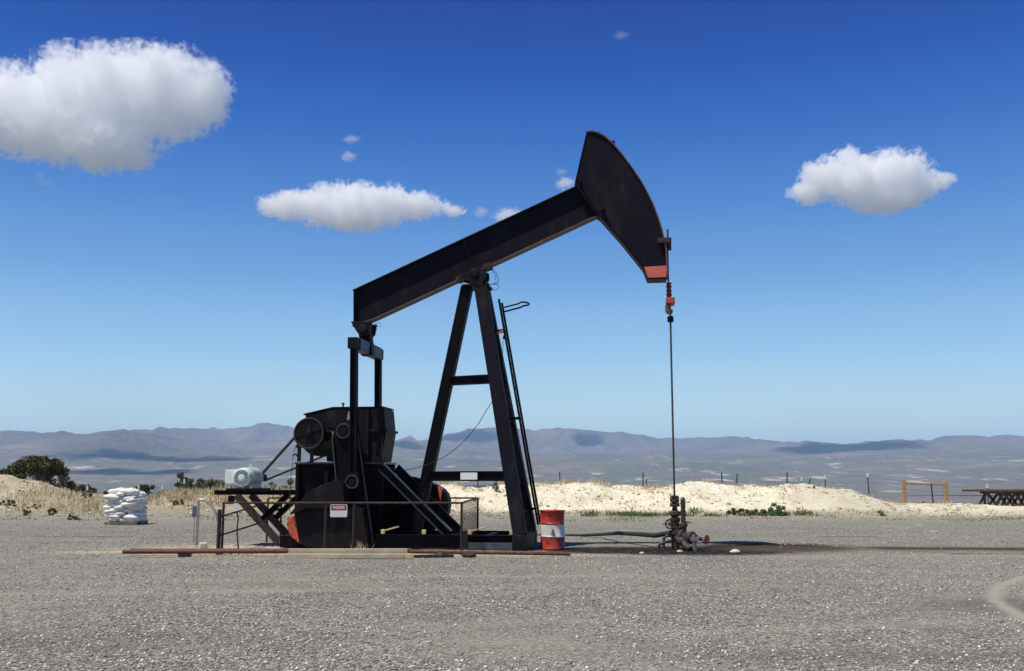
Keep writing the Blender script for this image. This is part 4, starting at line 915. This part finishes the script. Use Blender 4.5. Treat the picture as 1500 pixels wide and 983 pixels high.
for j,yy in enumerate((-.6,1.2)):
    m_=MB(); m_.bar((at(1452,723,RY_).x-rk0.x,yy,zt_r),(7,yy,zt_r),.1,.1); m_.build('rack_beam',DKRUST,rack)
    for x0_,x1_ in ((1460,1450.5),(1463,1477.5),(1478,1465),(1480,1492),(1493,1485),(1495,1508),(1512,1500),(1515,1528)):
        xa_=at(x0_,723,RY_).x-rk0.x; xb_=at(x1_,747,RY_).x-rk0.x; m_=MB(); m_.bar((xa_,yy,zt_r-.05),(xb_,yy,0),.08,.12,up=(1,0,0)); m_.build('rack_leg',DKRUST,rack)
m_=MB(); m_.bar((at(1461,730,RY_).x-rk0.x,1.4,zt_r),(at(1461,730,RY_).x-rk0.x,1.4,0),.1,.1,up=(1,0,0)); m_.build('rack_post',DKRUST,rack)
names=['nearest','second nearest','middle','fourth nearest','farthest']; startpx=(1411,1417,1410,1440,1424)
for i in range(5):
    y_=RY_-.7+i*.45; a=at(startpx[i],719,y_); z_=rk0.z+zt_r+.05+.055; e=Vector((rk0.x+7,y_,z_)); a.z=z_+.02
    o=tubeobj('steel_pipe',a,e,.055,[RUST,PIPE,DKRUST,RUST,DKRUST][i],'rusty steel pipe on the trestle rack, %s of the five'%names[i],'pipe','pipes on the rack')
# ================================================================ VEGETATION
def leaves(cen,n,size,rad,flat=1.0,aspect=.5,rng_=rng,up=0.0):
    # n small leaf quads spread in blobs of radius rad round the centres
    cen=np.asarray(cen); k=rng_.integers(0,len(cen),n); dirs=rng_.normal(size=(n,3)); dirs/=np.linalg.norm(dirs,axis=1)[:,None]
    r=np.array(rad)[k]*rng_.random(n)**(1/2.2); p=cen[k]+dirs*r[:,None]*np.array([1,1,flat])
    a=rng_.normal(size=(n,3)); a[:,2]+=up; a/=np.linalg.norm(a,axis=1)[:,None]; b_=np.cross(a,rng_.normal(size=(n,3))); b_/=np.linalg.norm(b_,axis=1)[:,None]
    s_=size*(.6+.8*rng_.random(n))[:,None]; a=a*s_; b_=b_*s_*aspect
    V=np.stack([p-a-b_*.3,p-a*.2-b_,p+a,p-a*.2+b_],1).reshape(-1,3); return V,np.arange(4*n).reshape(-1,4)
def bush(name,x,y,z,wd,ht,label,cat,mat,n=2500,size=.06,nb=16,rm=1.0,trunk=True,group=None,dp=None,stem='trunk'):
    dp=dp or wd; root=empty(name,(x,y,z)); tag(root,label,cat,group)
    cen=[];rad=[]
    for i in range(nb):
        u=random.random()*2*math.pi; q=random.random()**.42; hz_=random.random()
        env_=math.sqrt(max(.05,1-((hz_-.38)/.68)**2))
        rr_=rm*random.uniform(.11,.25)*min(wd,ht*1.1)
        cen.append((math.cos(u)*q*(wd/2-rr_*.8)*env_, math.sin(u)*q*(dp/2-rr_*.8)*env_, .12*ht+hz_*(ht*.88-rr_*.75))); rad.append(rr_)
    V,Fc=leaves(cen,n,size,rad,.85)
    o=mesh_obj('crown',V,Fc,mat); o.parent=root
    if trunk:
        m_=MB()
        for i in range(min(7,nb)):
            c_=Vector(cen[i]); m_.tube([(random.uniform(-.05,.05)*wd*.3,random.uniform(-.05,.05),-.2),c_*.45+Vector((0,0,.05*ht)),c_],[.03*ht+.012,.018*ht+.008,.006*ht+.003],6)
        m_.build(stem,BARK,root,smooth='all')
    return root
def bush_px(name,pc,ptop,pwid,Y,zb,label,cat,mat,**k):
    a=at(pc,ptop,Y); wd=pwid/F*Y; return bush(name,a.x,Y,zb,wd,a.z-zb,label,cat,mat,**k)
bush_px('juniper_tree',60,666,96.0,60,-.1,'big rounded dark juniper tree behind the left dirt mound','tree',JUN,n=17000,size=.08,nb=70,rm=.66,group='junipers beyond the berm')
bush_px('juniper_tree',14,681,64.4,62,-.1,'lower dark juniper at the left edge of the photo','tree',JUN,n=6000,size=.085,nb=22,group='junipers beyond the berm')
bush_px('juniper_tree',120,709,48.8,62,-.1,'low juniper bush just right of the big tree','bush',JUN,n=3000,size=.065,nb=18,rm=.85,group='junipers beyond the berm')
bush_px('juniper_tree',147,715,44.6,62,-.1,'low dark bush left of the white sack stack','bush',JUN,n=1500,size=.07,nb=8,group='junipers beyond the berm')
bush_px('juniper_tree',216,709,60.9,62,-.1,'dark bush behind the right side of the white sack stack','bush',JUN,n=3600,size=.065,nb=20,rm=.85,group='junipers beyond the berm')
bush_px('juniper_tree',267,692,26.4,62,-.1,'narrow pointed juniper left of the pale motor','tree',JUN,n=2000,size=.07,nb=12,group='junipers beyond the berm')
bush_px('juniper_tree',284,699,65.0,62,-.1,'bushy juniper right beside the narrow pointed one','tree',SAGE,n=5200,size=.065,nb=30,rm=.85,group='junipers beyond the berm')
bush_px('juniper_tree',322,700,69.0,62,-.1,'grey green juniper directly behind the pale motor','tree',SAGE,n=5200,size=.065,nb=30,rm=.85,group='junipers beyond the berm')
bush_px('juniper_tree',395,706,32.5,62,-.1,'small bush seen between motor and pedestal','bush',SAGE,n=1200,size=.07,nb=8,group='junipers beyond the berm')
bush_px('juniper_tree',426,698,44.6,62,-.1,'green juniper at the left edge of the dark pedestal','tree',SAGE,n=2200,size=.07,nb=10,group='junipers beyond the berm')
def ground_bush(px_,pbase,ptop,pwid,label,mat=GREEN,n=700,size=.045,name='shrub',cat='shrub',nb=9,Y=None,group='shrubs along the berm'):
    if Y is None and gnd(px_,pbase).y>44.4: Y=44.4
    g_=gnd(px_,pbase) if Y is None else at(px_,pbase,Y); z_=gz(g_.x,g_.y) if Y is None else gz(g_.x,Y); Yy=g_.y
    return bush(name,g_.x,Yy,z_-.03,1.35*pwid/F*Yy,(pbase-ptop)/F*Yy,label,cat,mat,n=n,size=size,nb=nb,trunk=True,group=group,stem='stem',dp=.9)
ground_bush(1085,751,739,46,'low dark green shrub at the berm foot, left part of the green clump',n=2600)
ground_bush(1112,751,740,34,'low green shrub in the middle of the clump at the berm foot',n=1800)
ground_bush(1137,751,731,26,'taller wispy green shrub at the right end of the clump',n=1500,size=.035)
ground_bush(727,735,715,8,'narrow upright green weed on the pale berm behind the cross brace',n=350,size=.05,nb=6,Y=47.5)
ground_bush(7,745,734,22,'dark green shrub at the left edge on the mound',SAGE,n=900,Y=46)
ground_bush(50,745,738,20,'low green shrub on the left mound slope',SAGE,n=600,Y=46)
ground_bush(37,757,747,12,'small shrub at the mound foot far left',SAGE,n=400,Y=44.6)
ground_bush(75,756,746,14,'pale grey green shrub at the mound foot',SAGE,n=450,Y=45)
ground_bush(107,761,753,18,'dark dead brush heap at the mound foot left of the sacks',DEAD,n=700)
ground_bush(128,738,731,16,'pale green shrub on top of the mound near the sacks',SAGE,n=450,Y=48.5)
ground_bush(258,748,738,20,'pale shrub in the dry grass right of the sacks',SAGE,n=450,Y=46.5)
ground_bush(1290,742,733,10,'small dark weed on the spilled dirt right of the berm',SAGE,n=260)
ground_bush(1345,746,737,26,'green weed at the foot of the timber frame',GREEN,n=700,Y=58)
ground_bush(1300,739,729,18,'tan dry bush left of the timber frame',DRY,n=500,Y=59)
ground_bush(1190,734,727,16,'dull green shrub on the right crest of the berm',SAGE,n=400,Y=49.5)
def blades(xs_,ys_,n_,h_,name,mat,label=None,kind='stuff',zf=None,spread=.5):
    k=rng.integers(0,len(xs_),n_); x=xs_[k]+rng.normal(size=n_)*spread; y=ys_[k]+rng.normal(size=n_)*spread
    z=pad_h(x,y); hh_=h_*(.4+rng.random(n_)); t_=rng.random(n_)*2*np.pi; wv=.012+.01*rng.random(n_); bx,by=rng.normal(size=n_)*.35*hh_,rng.normal(size=n_)*.35*hh_
    p=np.stack([x,y,z-.02],1); dx=np.stack([np.cos(t_)*wv,np.sin(t_)*wv,0*t_],1); top=p+np.stack([bx,by,hh_],1); mid=p+np.stack([bx*.35,by*.35,hh_*.55],1)
    V=np.stack([p-dx,p+dx,mid+dx*.7,top,mid-dx*.7],1).reshape(-1,3); return mesh_obj(name,V,np.arange(5*n_).reshape(-1,5),mat)
cx_=np.concatenate([rng.uniform(-18,-8,60),rng.uniform(-9,13,16),rng.uniform(-27,-19,12)]); cy_=np.concatenate([rng.uniform(46.5,50.8,60),rng.uniform(49.3,50.8,16),rng.uniform(45,50,12)])
o=blades(cx_,cy_,6000,.27,'dry_grass',DRY,spread=.45); tag(o,kind='stuff')
cx_=rng.uniform(-28,28,110); cy_=rng.uniform(38,46.5,110); o=blades(cx_,cy_,4500,.08,'green_grass',leafmat('thin_green_grass',(.10,.12,.05),(.2,.2,.1)),spread=.5); tag(o,kind='stuff')
# dry tuft beside the skid
g_=W2(L(533,803,-1.6)[0],-1.75); xs1=np.array([g_.x]); ys1=np.array([g_.y]); o=blades(xs1,ys1,26,.22,'grass_tuft',DRY,spread=.09); tag(o,'dry straw tuft in front of the crank between the timbers and the guard rail','grass tuft')
# loose pebbles over the gravel
ico=np.array([(1,0,0),(-1,0,0),(0,1,0),(0,-1,0),(0,0,1),(0,0,-1)],float); icf=np.array([(0,2,4),(2,1,4),(1,3,4),(3,0,4),(2,0,5),(1,2,5),(3,1,5),(0,3,5)])
n_=150000; yy=7.2+34*rng.random(n_)**1.7; xx=(rng.random(n_)*2-1)*(yy*.56+1.0); clump=fbm(xx*.5+30,yy*.5+12,4); keep=(clump+.3*rng.random(n_)>.56)&~(((((xx-4.2)/3.6)**2+((yy-23.8)/2.0)**2<1)|((xx>6)&(abs(yy-23.8)<.8)))&(rng.random(n_)<.985))&(np.min([np.hypot(xx-(a.x+(e.x-a.x)*k_),yy-(a.y+(e.y-a.y)*k_)) for a,e in zip(TP[:-1],TP[1:]) for k_ in (0,.25,.5,.75,1)],0)>.14); xx,yy=xx[keep],yy[keep]; n_=len(xx)
s_=.006+.013*rng.random(n_)**3; zz=pad_h(xx,yy); V=ico[None]*(1+.5*(rng.random((n_,6,1))-.5)); V=V*s_[:,None,None]*np.stack([1+.5*rng.random(n_),1+.5*rng.random(n_),.45+.4*rng.random(n_)],1)[:,None,:]
an=rng.random(n_)*6.28; ca,sa=np.cos(an)[:,None],np.sin(an)[:,None]; V=np.stack([V[...,0]*ca-V[...,1]*sa,V[...,0]*sa+V[...,1]*ca,V[...,2]],-1)+np.stack([xx,yy,zz+s_*.25],1)[:,None,:]
pm_,t,b=material('loose_pebbles'); gi=t.new('ShaderNodeNewGeometry'); 
c=t.ramp(gi.outputs['Random Per Island'],[(0,(.12,.115,.12)),(.25,(.22,.215,.2)),(.6,(.34,.325,.28)),(.85,(.6,.57,.47)),(1,(.9,.86,.76))]); t.put(b.inputs['Base Color'],c); b.inputs['Roughness'].default_value=.9
o=mesh_obj('pebbles',V.reshape(-1,3),(icf[None]+6*np.arange(n_)[:,None,None]).reshape(-1,3),pm_); tag(o,kind='stuff')

# clods on the berm
n_=3000; xx=rng.uniform(-30,23,n_); yy=44.2+rng.random(n_)**1.3*6.5; s_=.02+.07*rng.random(n_)**3; zz=pad_h(xx,yy); V=ico[None]*(1+.5*(rng.random((n_,6,1))-.5))*s_[:,None,None]*np.array([1.2,1,.75]); V=V+np.stack([xx,yy,zz+s_*.3],1)[:,None,:]
pm2,t,b=material('earth_clods'); gi=t.new('ShaderNodeNewGeometry'); c=t.ramp(gi.outputs['Random Per Island'],[(0,(.35,.29,.2)),(.4,(.52,.46,.33)),(.8,(.66,.6,.46)),(1,(.85,.8,.68))]); t.put(b.inputs['Base Color'],c); b.inputs['Roughness'].default_value=.95
o=mesh_obj('earth_clods',V.reshape(-1,3),(icf[None]+6*np.arange(n_)[:,None,None]).reshape(-1,3),pm2); tag(o,kind='stuff')
cx_=rng.uniform(-28,22,230); cy_=rng.uniform(44.6,50.8,230); o=blades(cx_,cy_,3600,.15,'dry_weeds',DRY,spread=.14); tag(o,kind='stuff')
cx_=rng.uniform(3,13.5,26); cy_=rng.uniform(44.0,45.2,26); o=blades(cx_,cy_,2600,.16,'green_weeds',GREEN,spread=.22); tag(o,kind='stuff')
# ================================================================ CLOUDS: closed hulls filled with a lit volume
def cloud(label,ells,Y,dens=.05,soft=1.0,ns=60.,group='white clouds in the blue sky',pos=None,warp=1.0):
    E=[]
    for e in ells:
        if pos is None: c_=at(e[0],e[1],Y+(e[4] if len(e)>4 else 0)); s_=c_.y/F; E.append((c_,Vector((e[2]*s_,(.45*e[2]+.5*e[3])*s_,e[3]*s_))))
        else: E.append((Vector(e[0]),Vector(e[1])))
    o0=sum((e[0] for e in E),Vector())/len(E)
    m_=MB()
    for c_,r_ in E:
        vs,fs=[],[]; nu,nv=20,12
        for i in range(nv+1):
            ph=math.pi*i/nv
            for j in range(nu):
                th=2*math.pi*j/nu; q=Vector((math.sin(ph)*math.cos(th),math.sin(ph)*math.sin(th),math.cos(ph)))
                vs.append((c_.x-o0.x+q.x*r_.x*1.3,c_.y-o0.y+q.y*r_.y*1.3,c_.z-o0.z+q.z*r_.z*1.3))
        m_.add(vs,grid_wrap(nv+1,nu))
    mt=bpy.data.materials.new('cloud_vapour'); mt.use_nodes=True; t=NT(mt.node_tree); t.n.clear(); out=t.new('ShaderNodeOutputMaterial')
    co=coords(t,'Object'); wn=t.noise(co,1/(ns*1.3),2,.5,col=True)
    wp=t.vm('ADD',co,t.vm('SCALE',t.vm('SUBTRACT',wn,(.5,.5,.5)),None)); wp.node.inputs[1].links[0].from_node.inputs['Scale'].default_value=ns*.9*warp
    f=None
    for c_,r_ in E:
        q=t.vm('LENGTH',t.vm('MULTIPLY',t.vm('SUBTRACT',wp,tuple(c_-o0)),(1/r_.x,1/r_.y,1/r_.z)),out=1); q=t.m('SUBTRACT',1.0,q)
        if f is None: f=q
        else:
            n=t.new('ShaderNodeMath',operation='SMOOTH_MAX'); t.put(n.inputs[0],f); t.put(n.inputs[1],q); n.inputs[2].default_value=.18; f=n.outputs[0]
    nn=t.noise(co,1/ns,8,.66); f=t.m('ADD',f,t.m('MULTIPLY',t.m('SUBTRACT',nn,.475),2.0)); n5=t.noise(co,1/(ns*.25),5,.6); f=t.m('ADD',f,t.m('MULTIPLY',t.m('SUBTRACT',n5,.5),1.6))
    d=t.rng(f,0.0,.42*soft,0,1); d=t.m('MULTIPLY',d,dens)
    pv=t.new('ShaderNodeVolumePrincipled'); t.put(pv.inputs['Density'],d); pv.inputs['Color'].default_value=(1,1,1,1); pv.inputs['Anisotropy'].default_value=-.1
    t.l.new(pv.outputs[0],out.inputs['Volume'])
    o=m_.build('cloud',mt); o.location=o0
    rm=o.modifiers.new('remesh','REMESH'); rm.mode='VOXEL'; rm.voxel_size=max(4.,min(r_.z for c_,r_ in E)*.22)
    tag(o,label,'cloud',group); return o
cloud('big white cloud at the upper left running out of the photo',[(20,150,110,52),(60,190,110,42),(105,115,62,46),(165,120,80,52),(235,120,80,52),(290,140,48,52),(225,170,90,30),(150,205,90,42),(190,232,34,13),(135,242,26,9),(315,165,24,20),(95,170,60,40),(130,150,70,50),(215,230,18,8)],2600,dens=.032,ns=80)
cloud('long flat white cloud left of the tilted walking beam',[(402,300,28,16),(436,302,40,22),(478,302,42,30),(520,296,48,30),(565,298,48,26),(610,302,42,20),(520,318,66,18),(660,306,20,10)],3000,dens=.045,ns=60)
cloud('white cloud alone at the right of the sky',[(1243,232,22,18),(1215,262,40,30),(1255,262,60,36),(1310,256,52,38),(1345,270,34,26),(1185,283,30,15),(1300,290,60,20),(1372,265,26,12)],2400,dens=.05,ns=60)
for lb,e,Y,dn in (('tiny puff above the left end of the big cloud',[(9,92,10,9)],2600,.03),('thin upper wisp between big cloud and pump',[(515,204,14,6)],2800,.02),('thin lower wisp between big cloud and pump',[(511,229,13,8)],2800,.024),
    ('faint wisp below the big left cloud',[(56,260,8,9),(68,268,12,5)],2600,.025),('small cloud peeking above the middle of the beam',[(745,315,24,11)],3000,.035),('small cloud left of the horsehead join',[(829,268,15,10)],3000,.04),
    ('faint wisp high above the horsehead',[(910,52,14,6)],2600,.010),('faint puff right of the flat cloud',[(705,310,12,8)],3000,.02),('faint small cloud near the top of the horsehead left side',[(822,252,11,5)],3000,.014)):
    cloud(lb,e,Y,dens=dn,ns=28,soft=1.6)

# unseen clouds placed above the frame to shade the far slopes and valley
for lb,px_,py0_,py1_,wpx_,h_ in (('unseen white cloud overhead shading the long foot of the left hills',225,668,676,240,3900),('unseen white cloud overhead shading the lower left slope',190,689,697,150,3600),
    ('unseen white cloud overhead shading the right hand hills',1248,650,662,190,5200),('small unseen white cloud overhead shading the hill behind the pedestal',588,646,656,50,5200),
    ('small unseen white cloud overhead shading the hill behind the post',682,634,646,90,5200),('small unseen white cloud overhead shading the middle hill',862,646,652,36,5200),
    ('flat unseen white cloud overhead shading the valley floor',800,711,716,240,2700)):
    A_=hit(px_,py0_); B_=hit(px_,py1_); M_=(A_+B_)/2; rx_=wpx_/2/F*M_.y; ry_=max(110,min(500,(A_.y-B_.y)/2))
    k_=(h_-M_.z)/SUN.z; c_=M_+SUN*k_
    cloud(lb,[((c_.x-rx_*.45,c_.y,c_.z),(rx_*.62,ry_,90)),((c_.x+rx_*.4,c_.y+ry_*.2,c_.z+10),(rx_*.65,ry_*.9,95)),((c_.x,c_.y-ry_*.15,c_.z+30),(rx_*.5,ry_*.8,110))],0,dens=.06,ns=80,pos=True,group='unseen white clouds placed above the frame for their shadows')
